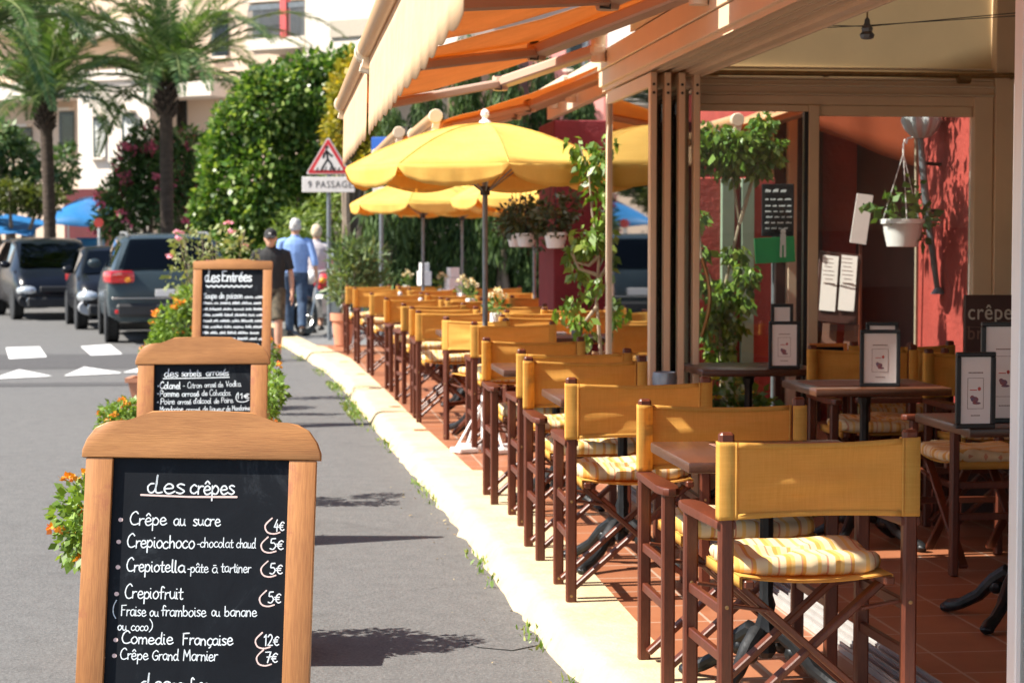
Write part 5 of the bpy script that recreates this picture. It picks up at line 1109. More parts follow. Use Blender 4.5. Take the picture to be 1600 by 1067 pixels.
m = MB(); m.ball((0, -.52, .90), .10, 14, (1, .8, 1)); m.build('headlamp', 'white_plastic', t)
mat('amber', (.85, .32, .02), .3, .05)
for s in (-1, 1):
    m = MB(); m.ball((s*.2, -.5, .86), .05, 10); m.build('indicator', 'amber', t)
    m = MB(); m.tube([(s*.3, -.33, 1.05), (s*.34, -.36, 1.22)], .006, 5); m.ball((s*.35, -.36, 1.26), .07, 10, (1, .25, .7)); m.build('mirror', 'tin_grey', t)
# ------------------------------------------------------------------ people
mat('skin', (.50, .27, .18), .55, .08, 12); mat('black_cotton', (.018, .018, .02), .85, .2, 20); mat('blue_shirt', (.22, .36, .70), .8, .08, 9, .3, 14, bdist=.01); mat('denim', (.022, .04, .085), .85, .25, 8, .3, 20, col2=(.05, .09, .16)); mat('camouflage', (.05, .045, .03), .85, .5, 14, col2=(.14, .11, .07)); mat('grey_jersey', (.50, .46, .48), .85, .08, 10, .3, 16, bdist=.01)
mat('grey_hair', (.50, .49, .48), .7, .15, 40, .5, 60); mat('blond_hair', (.58, .47, .33), .7, .15, 40, .5, 60); mat('dark_hair', (.05, .035, .025), .7, .2, 40); mat('shoe_leather', (.03, .025, .022), .5, .2, 10); mat('sunglass', (.01, .01, .012), .15, .05)
def finish(mb, name, m_, parent, vox=.011, it=4):
    o = mb.build(name, m_, parent, smooth=180); r = o.modifiers.new('remesh', 'REMESH'); r.mode = 'VOXEL'; r.voxel_size = vox; r.use_smooth_shade = True
    s = o.modifiers.new('smooth', 'SMOOTH'); s.iterations = it; s.factor = .5; return o
def ell(c, rx, ry, n=16, tilt=0): return [(c[0]+rx*math.cos(a), c[1]+ry*math.sin(a), c[2]+tilt*math.sin(a)) for a in (2*math.pi*i/n for i in range(n))]
def person(label, loc, rz, H, shirt, sleeve, lower, lowm, hair, cap=False, stride=.2, arms=((.0, .05), (.0, -.05)), head_down=0, build=1.0, hairlen=0, shoes='shoe_leather'):
    """stands facing local +y; arms = (outward, forward) swing of left, right hand"""
    t = thing('person', label, 'person', loc, rz); k = H/1.75
    def S_(p): return Vector(p)*k
    hipz, shz = .93, 1.43
    legs = {}
    for s, f in ((-1, stride), (1, -stride)):
        hip = Vector((s*.09, 0, hipz)); knee = Vector((s*.10, f*.5+.05, .50+.0*abs(f))); foot = Vector((s*.10, f-(.05 if f < 0 else 0), .085+(.06 if f < 0 else 0)))
        legs[s] = (hip, knee, foot)
    armp = {}
    for s, (o_, f) in ((-1, arms[0]), (1, arms[1])):
        sh = Vector((s*.185*build, 0, shz-.03)); el = Vector((s*(.235*build+o_*.5), f*.4-.03, 1.13)); wr = Vector((s*(.245*build+o_), f+.03, .88)); armp[s] = (sh, el, wr)
    b = MB()                                     # ---- body: one continuous skin
    def lim(pts, rs, n=12): b.tube([S_(p) for p in pts], [r*k for r in rs], n)
    b.loft([[S_(p) for p in ell((0, 0, z), rx*build, ry)] for z, rx, ry in ((.86, .11, .09), (.93, .165, .11), (1.08, .145, .10), (1.25, .165, .11), (1.38, .175, .10), (1.44, .12, .08), (1.47, .06, .06))])
    hd = Vector((0, .025+head_down*.04, 1.63-head_down*.03))
    lim([(0, 0, 1.42), (0, .01, 1.50), tuple(hd-Vector((0, .01, .05)))], [.07, .056, .055])
    b.loft([[S_(hd+Vector((p[0], p[1]+oy, p[2]))) for p in ell((0, 0, z), rx, ry, 18)] for z, rx, ry, oy in ((-.125, .018, .02, .055), (-.11, .045, .045, .035), (-.07, .062, .075, .012), (-.02, .072, .092, 0), (.03, .076, .098, -.004), (.075, .068, .088, -.008), (.105, .045, .06, -.008), (.118, .012, .02, -.008))])
    b.ball(S_(hd+Vector((0, .10, -.025))), .016*k, 8, (.9, 1.2, 1.5)); b.ball(S_(hd+Vector((0, .085, -.075))), .02*k, 8, (1.3, .6, .5))
    for s in (-1, 1): b.ball(S_(hd+Vector((s*.078, -.005, -.015))), .026*k, 8, (.4, .8, 1.2))
    for s in (-1, 1):
        sh, el, wr = armp[s]; lim([sh+Vector((-s*.04, 0, .01)), sh, sh.lerp(el, .5), el, el.lerp(wr, .3), wr], [.05, .052, .044, .037, .036, .025])
        dr_ = (wr-el).normalized(); pc = wr+dr_*.05
        b.loft([[S_(c+Vector((.016*w_*math.cos(a), .04*w_*math.sin(a), 0))) for a in (i*math.pi/5 for i in range(10))] for c, w_ in ((wr-dr_*.01, .8), (wr+dr_*.03, 1), (wr+dr_*.085, 1.05), (wr+dr_*.10, .8))])
        for i, (fy, L_) in enumerate(((.030, .07), (.010, .08), (-.010, .075), (-.029, .058))):
            q = wr+dr_*.09+Vector((0, fy, 0)); lim([q, q+dr_*L_*.5+Vector((-s*.006, 0, 0)), q+dr_*L_+Vector((-s*.022, .004, 0))], [.0095, .009, .007], 8)
        q = wr+dr_*.03+Vector((-s*.005, .03, 0)); lim([q, q+dr_*.035+Vector((-s*.015, .022, 0)), q+dr_*.07+Vector((-s*.022, .026, 0))], [.012, .010, .008], 8)
        hip, kn, ft = legs[s]; lim([hip, hip.lerp(kn, .5), kn, kn.lerp(ft, .35), ft], [.088, .074, .054, .056, .036])
        lim([ft+Vector((0, -.05, -.035)), ft+Vector((0, .05, -.05)), ft+Vector((0, .17, -.062))], [.036, .035, .022])
    finish(b, 'body', 'skin', t, .009, 3)
    c = MB()                                     # ---- shirt
    for z0 in (0,):
        c.loft([[S_(p) for p in ell((0, 0, z), rx*build, ry)] for z, rx, ry in ((.86 if lower != 'tucked' else .95, .172, .125), (.95, .175, .125), (1.08, .165, .122), (1.25, .185, .128), (1.37, .195, .115), (1.43, .15, .095), (1.475, .075, .07))])
    for s in (-1, 1):
        sh, el, wr = armp[s]; P = [sh+Vector((-s*.07, 0, .015)), sh, sh.lerp(el, .55)]; Rr = [.06, .068, .062]
        if sleeve == 'long': P += [el, el.lerp(wr, .55), el.lerp(wr, .85)]; Rr += [.052, .046, .04]
        elif sleeve == 'rolled': P += [el, el.lerp(wr, .3)]; Rr += [.054, .050]
        else: P += [sh.lerp(el, .78)]; Rr += [.066]
        c.tube([S_(p) for p in P], [r*k for r in Rr], 12)
    finish(c, 'shirt', shirt, t, .011, 3)
    if sleeve != 'long' or True:
        m = MB(); m.lathe([(.066*k, 1.455*k), (.070*k, 1.475*k), (.060*k, 1.505*k), (.054*k, 1.50*k)], (0, .008, 0), 18, cap=False); m.build('collar', shirt, t, solid=.006)
    c = MB()
    end = {'long': .97, 'tucked': .97, 'crop': .55, 'shorts': -.15}[lower]
    c.loft([[S_(p) for p in ell((0, 0, z), rx*build, ry)] for z, rx, ry in ((.84, .12, .11), (.90, .175, .13), (.97, .170, .122), (1.0, .160, .115))])
    for s in (-1, 1):
        hip, kn, ft = legs[s]; P = [hip, hip.lerp(kn, .5)]; Rr = [.105, .095]
        if end < 0: P += [kn+Vector((0, 0, .03))]; Rr += [.090]
        else: P += [kn, kn.lerp(ft, .5*end), kn.lerp(ft, end)]; Rr += [.074, .068, .062]
        c.tube([S_(p) for p in P], [r*k for r in Rr], 12)
    finish(c, 'shorts' if end < 0 else 'trousers', lowm, t, .011, 3)
    for s in (-1, 1):
        ft = legs[s][2]; m = MB(); z_ = ft.z-.085
        m.loft([[S_(Vector((ft.x+w_*math.cos(a), ft.y+yy, z_+.0+h_*(.5+.5*math.sin(a))))) for a in (i*math.pi/6 for i in range(12))] for yy, w_, h_ in ((-.085, .025, .05), (-.06, .04, .085), (.0, .044, .10), (.08, .05, .07), (.15, .046, .05), (.20, .02, .03))]); m.build('shoe', shoes, t)
    m = MB()
    if cap:
        m.loft([[S_(hd+Vector((p[0], p[1]-.008, p[2]))) for p in ell((0, 0, z), rx, ry, 20)] for z, rx, ry in ((.02, .086, .106), (.06, .084, .102), (.10, .066, .078), (.125, .03, .035), (.13, .006, .006))])
        m.loft([[S_(hd+Vector((x*w_, yy, z))) for x, z in ((-1, zz-.012), (-.5, zz), (0, zz+.004), (.5, zz), (1, zz-.012), (1, zz-.02), (0, zz-.004), (-1, zz-.02))] for yy, w_, zz in ((.08, .075, .035), (.13, .065, .018), (.165, .035, .008))]); m.build('cap', 'black_cotton', t)
        m = MB(); m.ball(S_(hd+Vector((0, .098, .055))), .012*k, 8, (1.6, .4, 1)); m.build('cap_emblem', 'sign_white', t)
        m = MB()
        for s in (-1, 1): m.ball(S_(hd+Vector((s*.033, .082, .0))), .022*k, 10, (1.25, .4, .8))
        m.box(S_(hd+Vector((0, .098, .004))), (.03*k, .006, .006)); m.build('sunglasses', 'sunglass', t)
    else:
        n0 = -.06-hairlen
        m.loft([[S_(hd+Vector((p[0], p[1]-.022-(.012 if z < 0 else 0), p[2]))) for p in ell((0, 0, z), rx, ry, 20)] for z, rx, ry in ((n0, .058, .07), (-.03, .083, .092), (.03, .088, .102), (.075, .080, .095), (.11, .058, .07), (.132, .018, .025))]); h = m.build('hair', hair, t, sub=1)
        dm = bpy.data.textures.new('curl', 'CLOUDS'); dm.noise_scale = .05; d_ = h.modifiers.new('disp', 'DISPLACE'); d_.texture = dm; d_.strength = .03; d_.mid_level = .5
    return t
y = 25.0; person('man walking towards us in black polo shirt, camouflage shorts, black cap and sunglasses', ((424-800)/F*y, y, 0), R(182), 1.74, 'black_cotton', 'short', 'shorts', 'camouflage', 'dark_hair', True, .16, ((.02, .05), (.03, -.06)), .8, 1.05)
y = 29.4; person('grey haired man walking away in light blue shirt and blue jeans', ((462-800)/F*y, y, ZT-.012), R(4), 1.82, 'blue_shirt', 'rolled', 'tucked', 'denim', 'grey_hair', False, .22, ((.03, .10), (.05, -.08)), .1, 1.08)
y = 30.6; person('blond woman walking away in grey top and cropped jeans', ((495-800)/F*y, y, ZT-.012), R(-4), 1.74, 'grey_jersey', 'short', 'crop', 'denim', 'blond_hair', False, .20, ((.02, -.08), (.04, .10)), .1, .94, .03)
# ------------------------------------------------------------------ parked cars
def paint(name, c): mat(name, c, .25, .05, 3, coat=.2, metal=.0, spec=.25)
paint('suv_paint', (.034, .050, .060)); paint('navy_paint', (.006, .008, .014)); paint('black_paint', (.007, .008, .012)); paint('silver_paint', (.45, .46, .48))
mat('tyre', (.018, .018, .019), .85, .15, 20); mat('lens_red', (.55, .015, .02), .15, .1, 20, coat=1); mat('lens_clear', (.62, .66, .70), .12, .15, 14, metal=.5, coat=1); mat('bumper_black', (.02, .021, .024), .6, .1, 10)
def car(name, label, paint_, loc, rz, st, cabin, W, wheel_r, axles, rear=True, fog=False, rails=False):
    """st: stations (y, z_bottom, z_belt, z_top, half width at belt, half width at roof); cabin: stations that carry side glass"""
    t = thing(name, label, 'car', loc, rz, 'cars parked along the street')
    def ring(s):
        y_, zb, zl, zt_, w_, wr = s
        half = [(w_*.80, zb), (w_*.97, zb+.10), (w_*1.0, zb+(zl-zb)*.45), (w_*.995, zb+(zl-zb)*.78), (w_*.955, zl), (wr, zt_-.05*(zt_-zl > .2)), (wr*.82, zt_-.004), (wr*.4, zt_+.012)]
        return [Vector((x, y_, z)) for x, z in half]+[Vector((-x, y_, z)) for x, z in half[::-1]]
    RG = [ring(s) for s in st]
    m = MB(); m.loft(RG); bd_ = m.build('body', paint_, t, smooth=50)
    for sx in (0, 1):                         # side glass between belt and roof, standing 8 mm proud
        m = MB()
        for i in range(cabin[0], cabin[1]):
            a, b = RG[i], RG[i+1]; ia, ib = (4, 5) if not sx else (11, 10)
            o_ = Vector((.008*(1 if not sx else -1), 0, .003)); p = [a[ia].lerp(a[ib], .12), b[ia].lerp(b[ib], .12), b[ia].lerp(b[ib], .93), a[ia].lerp(a[ib], .93)]
            c_ = sum(p, Vector())/4; m.poly([c_+(v-c_)*(.999 if i < cabin[1]-1 else .97)+o_ for v in p])
        m.build('side_window', 'car_glass', t, smooth=0)
    for nm, i, j in (('windscreen', cabin[2], cabin[3]), ('rear_window', cabin[4], cabin[5])):
        a, b = st[i], st[j]; m = MB(); lo, hi = (a, b) if a[3] < b[3] else (b, a)
        wl, wh = lo[4]*.83, hi[5]*.86; n_ = Vector((0, (1 if lo[0] > hi[0] else -1)*.02, .018))
        def q_(u, v):
            w_ = wl*(1-v)+wh*v; z = lo[3]*(1-v)+(hi[3]-.03)*v; yy = lo[0]*(1-v)+hi[0]*v; return Vector(((2*u-1)*w_, yy, z+.012*(1-(2*u-1)**2)))+n_
        m.grid(q_, 8, 3); m.build(nm, 'car_glass', t, smooth=60)
    for (ya, s) in ((axles[0], -1), (axles[0], 1), (axles[1], -1), (axles[1], 1)):
        x = s*(W/2-.105); mx = Matrix.Rotation(math.pi/2, 4, 'Y')
        m = MB(); m.lathe([(wheel_r*.66, -.10), (wheel_r*.93, -.105), (wheel_r, -.07), (wheel_r, .07), (wheel_r*.93, .105), (wheel_r*.66, .10)], (x, ya, wheel_r), 28, mx, cap=False); tw = m.build('wheel', 'tyre', t)
        m = MB(); m.lathe([(wheel_r*.67, .06*s), (wheel_r*.62, .092*s), (wheel_r*.58, .06*s), (0, .07*s)], (x, ya, wheel_r), 24, mx, cap=False)
        for q in range(5): an = q*1.2566; m.bar((x+.085*s, ya, wheel_r), (x+.085*s, ya+wheel_r*.6*math.cos(an), wheel_r+wheel_r*.6*math.sin(an)), .03, .05, .004)
        m.build('rim', 'steel', tw)
        m = MB(); m.lathe([(wheel_r*1.12, -.02), (wheel_r*1.12, .02)], (s*(W/2-.022), ya, wheel_r*1.02), 24, mx); m.build('wheel_arch', 'bumper_black', t)
    for s in (-1, 1):
        y_ = st[cabin[2]][0]-.35*(1 if st[cabin[2]][0] > 0 else -1); m = MB(); m.ball((s*(W/2+.08), y_, st[cabin[2]][3]+.08), .1, 12, (1.1, .6, .75)); m.build('door_mirror', paint_, t)
    f = st[-1]; r = st[0]
    for s in (-1, 1):
        m = MB(); m.ball((s*W*.36, f[0]-.22, f[2]+.07), .25, 14, (.95, 1.0, .55)); m.build('headlight', 'lens_clear', t)
        m = MB(); m.box((s*W*.405, r[0]+.12, 1.02 if rails else .92), (.40 if rails else .2, .36, .19 if rails else .25), (0, 0, s*-.3), .05, 2); tl_ = m.build('tail_light', 'lens_red', t)
        m = MB(); m.ball((s*W*.34, r[0]-.035, .98 if rails else .88), .05, 10, (1, .5, .8)); m.build('indicator_lens', 'amber', tl_)
        if rails:
            m = MB(); m.tube([(s*.62, -1.7, 1.63), (s*.62, -1.4, 1.69), (s*.63, .3, 1.70), (s*.62, .6, 1.64)], .02, 8); m.build('roof_rail', 'steel', t)
            m = MB(); m.box((s*W*.36, r[0]-.045, .50), (.30, .03, .06), bev=.01); m.build('reflector', 'lens_red', t)
        if fog: m = MB(); m.lathe([(.10, 0), (.17, -.01), (.19, .03), (.12, .05)], (s*W*.36, f[0]-.06, .40), 16, Matrix.Rotation(math.pi/2, 4, 'X')@Matrix.Diagonal((1.2, .75, 1, 1))); fg = m.build('fog_lamp_surround', 'silver_paint' if fog == 1 else 'bumper_black', t); m = MB(); m.ball((s*W*.36, f[0]-.02, .40), .07, 10, (1, .4, 1)); m.build('fog_lamp', 'lens_clear', fg)
    m = MB(); m.box((0, f[0]+.0, .36), (W*.78, .10, .20), bev=.03); m.box((0, f[0]-.0, .62), (W*.5, .07, .12), bev=.02); m.build('grille', 'bumper_black', t)
    m = MB(); m.box((0, r[0]-.02, .52), (W*.86, .10, .20), bev=.04); m.build('rear_bumper', paint_ if not rails else 'bumper_black', t)
    m = MB(); m.box((0, r[0]-.06, .78 if rails else .7), (.5, .012, .11), bev=.004); m.build('number_plate', 'sign_white', t)
    if rails: m = MB(); m.box((0, r[0]+.02, .70), (W*.92, .05, .03), bev=.01); m.build('bumper_trim', 'steel', t)
    return t
suv = [(-2.36, .42, .70, .74, .84, .80), (-2.33, .36, .95, 1.06, .93, .86), (-2.27, .34, 1.05, 1.12, .95, .85), (-1.92, .32, 1.10, 1.60, .96, .70), (-1.2, .28, 1.10, 1.66, .965, .72), (0, .28, 1.08, 1.68, .965, .72), (.55, .28, 1.06, 1.60, .965, .69), (1.15, .28, 1.05, 1.12, .965, .80), (1.9, .30, .98, 1.03, .95, .80), (2.25, .34, .84, .90, .90, .75), (2.36, .42, .66, .70, .80, .70)]
y = 31.4; c0 = at(262, 381, y)
car('parked_suv', 'grey-blue off-roader parked with its rear and red tail light towards us', 'suv_paint', (-5.72, 31.35, 0), R(14), suv, (3, 6, 7, 6, 2, 3), 1.93, .37, (-1.42, 1.43), rails=True)
mini = [(-1.78, .40, .70, .74, .70, .66), (-1.74, .34, .88, .94, .78, .70), (-1.45, .30, .92, 1.38, .80, .60), (-.6, .26, .92, 1.47, .82, .62), (.1, .26, .90, 1.47, .82, .62), (.35, .26, .90, 1.40, .82, .60), (.95, .26, .88, .97, .82, .70), (1.5, .30, .80, .86, .80, .66), (1.74, .34, .62, .68, .72, .6), (1.78, .40, .52, .56, .66, .56)]
car('parked_small_car', 'small black city car with bright fog lamp surrounds, behind the off-roader', 'black_paint', (-7.35, 35.6, 0), R(180+17), mini, (2, 5, 6, 5, 1, 2), 1.64, .30, (-1.18, 1.17), fog=1)
van = [(-2.15, .40, .80, .84, .76, .70), (-2.1, .32, 1.0, 1.06, .86, .78), (-1.8, .28, 1.04, 1.55, .88, .68), (-.8, .26, 1.02, 1.64, .89, .70), (.2, .26, 1.0, 1.63, .89, .70), (.55, .26, .98, 1.54, .89, .68), (1.45, .26, .95, 1.02, .89, .74), (1.95, .30, .84, .88, .86, .7), (2.14, .34, .62, .68, .80, .66), (2.18, .40, .52, .56, .72, .6)]
car('parked_people_carrier', 'dark navy people carrier parked facing us at the left, with a clear headlight', 'navy_paint', (-9.75, 40.2, 0), R(180+22), van, (2, 5, 6, 5, 1, 2), 1.78, .32, (-1.33, 1.36), fog=2)
car('parked_silver_car', 'silver car cut by the left edge of the picture behind the people carrier', 'silver_paint', (-13.0, 46.5, 0), R(180+22), mini, (2, 5, 6, 5, 1, 2), 1.64, .30, (-1.18, 1.17), fog=2)
# ------------------------------------------------------------------ palms
leafmat('palm_leaf', (.05, .11, .03), (.11, .20, .06), (.24, .32, .14), .3, .4)
def palm(px, y, zc, label, R0, n, seed, L0=3.3, lean=0):
    rr = np.random.default_rng(seed); X = (px-800)/F*y; t = thing('palm_tree', label, 'palm tree', (X, y, 0), 0, 'date palms on the pavement')
    m = MB(); zs = np.linspace(0, zc-.1, 60)
    m.tube([(lean*(z/zc)**2, 0, z) for z in zs], [R0*(1.12-.15*min(1, z/1.0))*(1+.07*(i % 2))*(1+.45*max(0, (z-zc+.75)/.75)) for i, z in enumerate(zs)], 18); m.build('trunk', 'palm_bark', t)
    m = MB()
    for i in range(60):                      # cut leaf bases below the crown
        a = i*2.4; z = zc-.75+.8*(i/60); r = R0*(1.15+.25*i/60); c, s = math.cos(a), math.sin(a)
        m.bar((lean+c*r*.8, s*r*.8, z), (lean+c*(r+.10), s*(r+.10), z+.16), .09, .04, .006)
    m.build('leaf_bases', 'palm_bark', t)
    V = []; m = MB()
    for i in range(n):
        az = i*2.399963+rr.normal()*.15; el = R(78-62*(i/n)**.9+rr.normal()*5); L = L0*(1+.12*rr.normal())*(.8+.2*math.sin(min(1, i/n*2)*math.pi/2)); K = 26
        p = np.array([lean, 0, zc]); d = np.array([math.cos(az)*math.cos(el), math.sin(az)*math.cos(el), math.sin(el)]); pts = [p.copy()]
        for k_ in range(K):
            g_ = .018+.062*(k_/K); d = d+np.array([0, 0, -g_*(abs(d[0])+abs(d[1])+.15)]); d /= np.linalg.norm(d); p = p+d*L/K; pts.append(p.copy())
        pts = np.array(pts); m.tube([tuple(q) for q in pts[::2]], [.035*(1-.9*j/(len(pts[::2])-1)) for j in range(len(pts[::2]))], 5)
        side0 = np.array([-math.sin(az), math.cos(az), 0])
        for j in range(3, K*3):
            f = j/(K*3); q = pts[0]+0; ii = f*K; i0 = min(int(ii), K-1); q = pts[i0]+(pts[i0+1]-pts[i0])*(ii-i0); tg = pts[i0+1]-pts[i0]; tg /= np.linalg.norm(tg); up = np.cross(side0, tg)*-1
            ll = .50*math.sin(math.pi*min(1, f*.85+.12))**.7*(1+.1*rr.normal())
            for s in (-1, 1):
                dd = tg*.75+side0*s*.75+up*(.25+.12*rr.normal()); dd[2] -= .25; dd /= np.linalg.norm(dd); wv = np.cross(dd, up); wv = wv/np.linalg.norm(wv)*.021; e = q+dd*ll+np.array([0, 0, -.06*ll]); mid = q+dd*ll*.5
                V += [q, mid+wv, e, mid-wv]
    m.build('leaf_stalks', 'green_stem', t); rawmesh('fronds', np.array(V), 4, ['palm_leaf'], t); return t
palm(262, 45.0, 5.2, 'date palm with light grey trunk standing right behind the off-roader', .155, 40, 3, 4.5)
palm(-25, 42.0, 6.1, 'date palm at the left edge of which only drooping fronds are in view', .16, 40, 21, 4.3)
palm(80, 47.0, 5.0, 'date palm with dark slender trunk behind the people carrier, left in the photo', .15, 38, 8, 3.9, -.1)
# ------------------------------------------------------------------ shrubs, trees, hedges placed by where the photo shows their clumps
leafmat('ivy_green', (.04, .10, .02), (.12, .235, .045), (.40, .50, .15), .4, .35); leafmat('oleander_dark', (.035, .085, .024), (.08, .155, .045), (.15, .24, .07), .25); leafmat('yellow_leaf', (.20, .22, .03), (.42, .36, .04), (.65, .45, .04)); leafmat('cypress_leaf', (.026, .06, .014), (.06, .115, .026), (.13, .21, .05), .2, .7); leafmat('willow_leaf', (.10, .17, .03), (.20, .29, .06), (.32, .40, .11)); leafmat('olive_leaf', (.06, .09, .02), (.12, .15, .04), (.2, .22, .07))
mat('shade_core', (.015, .025, .01), 1.0, .4, 10)
def bush(name, label, y, clumps, n, size, leaf, aspect=.6, flowers=0, petal=None, droop=.35, cat='tree', shell=.35, fsize=.09, trunk=True, depth=.9, dirs=None):
    us = y/F; base_ = at(clumps[0][0], 381, y); t = thing(name, label, cat, (base_.x, y, 0)); bl = []
    for cx, cy, rx, ry in clumps: bl.append((((cx-800)*us-base_.x, rng.normal()*.3, CAMH-(cy-381)*us), (rx*us, max(.3, depth*(rx+ry)/2*us), ry*us)))
    pts, dr = blob_points(n, bl, shell); keep = pts[:, 2] > .03; pts, dr = pts[keep], dr[keep]
    leaves('crown', pts, [leaf], size, t, aspect, droop, dirs=dr if dirs is None else np.tile(dirs, (len(pts), 1)))
    if trunk:
        m = MB(); zt = max(b[0][2] for b in bl)
        for i, (c, r) in enumerate(bl[:9]):
            m.tube([(rng.normal()*.08, rng.normal()*.08, 0), (c[0]*.4, c[1]*.5, max(.3, c[2]*.55)), (c[0]*.85, c[1], max(.5, c[2]*.9)), (c[0], c[1], c[2]+r[2]*.3)], [.09, .06, .04, .015], 6)
        m.build('trunk', 'bark', t)
    if flowers:
        fp, fd = blob_points(flowers, bl, 1.0); hp = np.concatenate([c+unit(rng.normal(size=(18, 3)))*fsize*.8 for c in fp if c[2] > .2]); leaves('blossoms', hp, [petal], fsize*.8, t, .9, -.2)
    return t
bush('climbing_ivy_tree', 'large bright green tree smothered in ivy, filling the space left of the road sign', 36, [(420, 280, 60, 80), (370, 205, 34, 48), (350, 290, 36, 66), (430, 170, 60, 60), (480, 130, 50, 45), (530, 115, 40, 35), (390, 360, 60, 60), (460, 330, 55, 70), (500, 220, 45, 70), (340, 370, 40, 50), (450, 420, 60, 50), (335, 240, 22, 34), (410, 140, 22, 26), (318, 330, 16, 30), (560, 95, 30, 26)], 30000, .105, 'ivy_green', .75, shell=.3)
bush('yellow_flowering_tree', 'tree with yellow autumn tinted foliage just above the triangular road sign', 34, [(545, 150, 26, 40), (560, 110, 26, 30), (535, 210, 26, 40), (560, 190, 30, 40), (585, 150, 22, 40), (590, 230, 30, 40)], 3200, .12, 'yellow_leaf', .6)
bush('oleander_bush', 'dark green oleander with pink blossoms behind the light palm trunk', 48, [(235, 290, 55, 60), (200, 320, 40, 45), (280, 270, 40, 60), (240, 230, 40, 35), (290, 330, 40, 50), (180, 350, 30, 25), (300, 230, 26, 30), (215, 260, 30, 40)], 9000, .17, 'oleander_dark', .35, 120, 'pink_petal', fsize=.10)
bush('loose_tree', 'loose leafed tree behind the dark palm trunk at the left edge', 52, [(20, 250, 40, 40), (60, 290, 40, 30), (0, 220, 40, 30), (98, 262, 18, 40), (-30, 280, 40, 50)], 5000, .16, 'oleander_dark', .5, shell=.3)
bush('olive_shrub', 'brownish green shrub above the blue market awning at the left edge', 49, [(20, 306, 40, 24), (70, 312, 35, 20), (-30, 310, 40, 26)], 3200, .13, 'olive_leaf', .5, cat='shrub')
bush('willow_shrub', 'feathery light green shrub behind the walking couple', 34.5, [(470, 380, 40, 60), (520, 350, 45, 60), (560, 380, 40, 70), (440, 420, 35, 50), (600, 400, 40, 70), (500, 440, 50, 50), (540, 290, 40, 40), (575, 300, 40, 50)], 8000, .16, 'willow_leaf', .18, droop=.9, cat='shrub')
for i, (x0, w_, top, yy, lb) in enumerate(((610, 40, 190, 33, 'dark cypress of the hedge, leftmost, above the far umbrella'), (668, 42, 120, 33.6, 'tall dark cypress of the hedge over the left half of the big umbrella'), (728, 42, 85, 34, 'tallest dark cypress of the hedge, seen between the two awnings'), (788, 42, 85, 33.4, 'dark cypress of the hedge right of the big umbrella pole'), (848, 42, 120, 33.8, 'dark cypress of the hedge by the hanging pots'), (905, 42, 130, 34, 'rightmost dark cypress of the hedge, behind the red pillar'))):
    bush('cypress', lb, yy, [(x0, top+(470-top)*f, w_*(.45+.6*min(1, f*2.2)), (470-top)*.16) for f in (.06, .2, .36, .52, .68, .84, .98)], 10500, .17, 'cypress_leaf', .16, droop=.8, shell=.35, dirs=(0, 0, -1.0))
# ------------------------------------------------------------------ market stalls at the left
mat('blue_tarp', (.03, .22, .55), .5, .12, 3, .3, 8, bdist=.03, trans=.2); mat('magenta_box', (.55, .03, .12), .6, .1, 5); mat('teal_box', (.05, .25, .35), .6, .1, 5); mat('green_cloth', (.02, .10, .04), .8, .2, 5); mat('blue_box', (.03, .22, .45), .6, .3, 6); mat('orange_box', (.6, .2, .04), .6, .1, 5)
def stall(label, px0, px1, y, ztop, zlow, goods):
    us = y/F; X0, X1 = (px0-800)*us, (px1-800)*us; t = thing('market_stall', label, 'market stall', ((X0+X1)/2, y, 0), 0, 'market stalls under blue tarpaulins'); w_ = X1-X0
    m = MB(); m.grid(lambda u, v: ((u-.5)*w_, (v-.5)*2.4-.3, zlow+(ztop-zlow)*(v**.7)*(.75+.25*math.sin(u*math.pi))+.06*math.sin(u*w_*3)+(-.12*abs(math.sin(u*w_*2.2)) if v == 0 else 0)), 24, 8); m.build('tarpaulin', 'blue_tarp', t, solid=.004)
    for sx in (-1, 1):
        for yy in (-1.2, .9): m = MB(); m.tube([(sx*w_*.48, yy, 0), (sx*w_*.48, yy, zlow+.03)], .025, 8); m.build('post', 'steel', t)
    m = MB(); m.box((0, -.2, .75), (w_*.95, 1.2, .05), bev=.01); m.build('counter', 'white_plastic', t)
    for (a, b, z0, z1, m_) in goods:
        q = thing('goods_box', f'{m_.split("_")[0]} box of goods {"high" if z0 > .8 else "low"} on the stall under the blue tarpaulin at px'.replace(' at px', ' ' + ('nearer the left edge' if px0 < 0 else 'beside the oleander')), 'box', ((a-800)*us/2+(b-800)*us/2, y-.35, z0)); mm_ = MB(); mm_.box((0, 0, (z1-z0)/2), ((b-a)*us, .5, z1-z0), bev=.02); mm_.build('carton', m_, q); mm_ = MB(); mm_.box((0, 0, z1-z0+.012), ((b-a)*us*1.03, .52, .022), bev=.006); mm_.build('lid', m_, q)
    return t
stall('market stall under a blue tarpaulin at the left edge, beyond the people carrier', -40, 76, 50, 2.25, 1.85, ((32, 44, .78, 1.55, 'magenta_box'), (46, 72, .78, 1.62, 'orange_box'), (14, 28, .78, 1.6, 'teal_box')))
stall('market stall under a high blue tarpaulin between the two palm trunks', 94, 176, 51.5, 2.75, 2.05, ((128, 166, .78, 1.66, 'blue_box'), (98, 126, .78, 1.58, 'green_cloth')))
y = 44; us = y/F; t = thing('round_sign', 'faded red round sign on a white post behind the small black car', 'road sign', ((155.5-800)*us, y, 0))
m = MB(); m.tube([(0, .02, 0), (0, .02, 2.1)], .03, 8); m.build('post', 'white_metal', t); m = MB(); m.lathe([(.0, -.01), (.11, -.01), (.11, .01), (0, .01)], (0, 0, 2.0), 20, Matrix.Rotation(math.pi/2, 4, 'X'), cap=False); m.build('disc', 'lens_red', t)
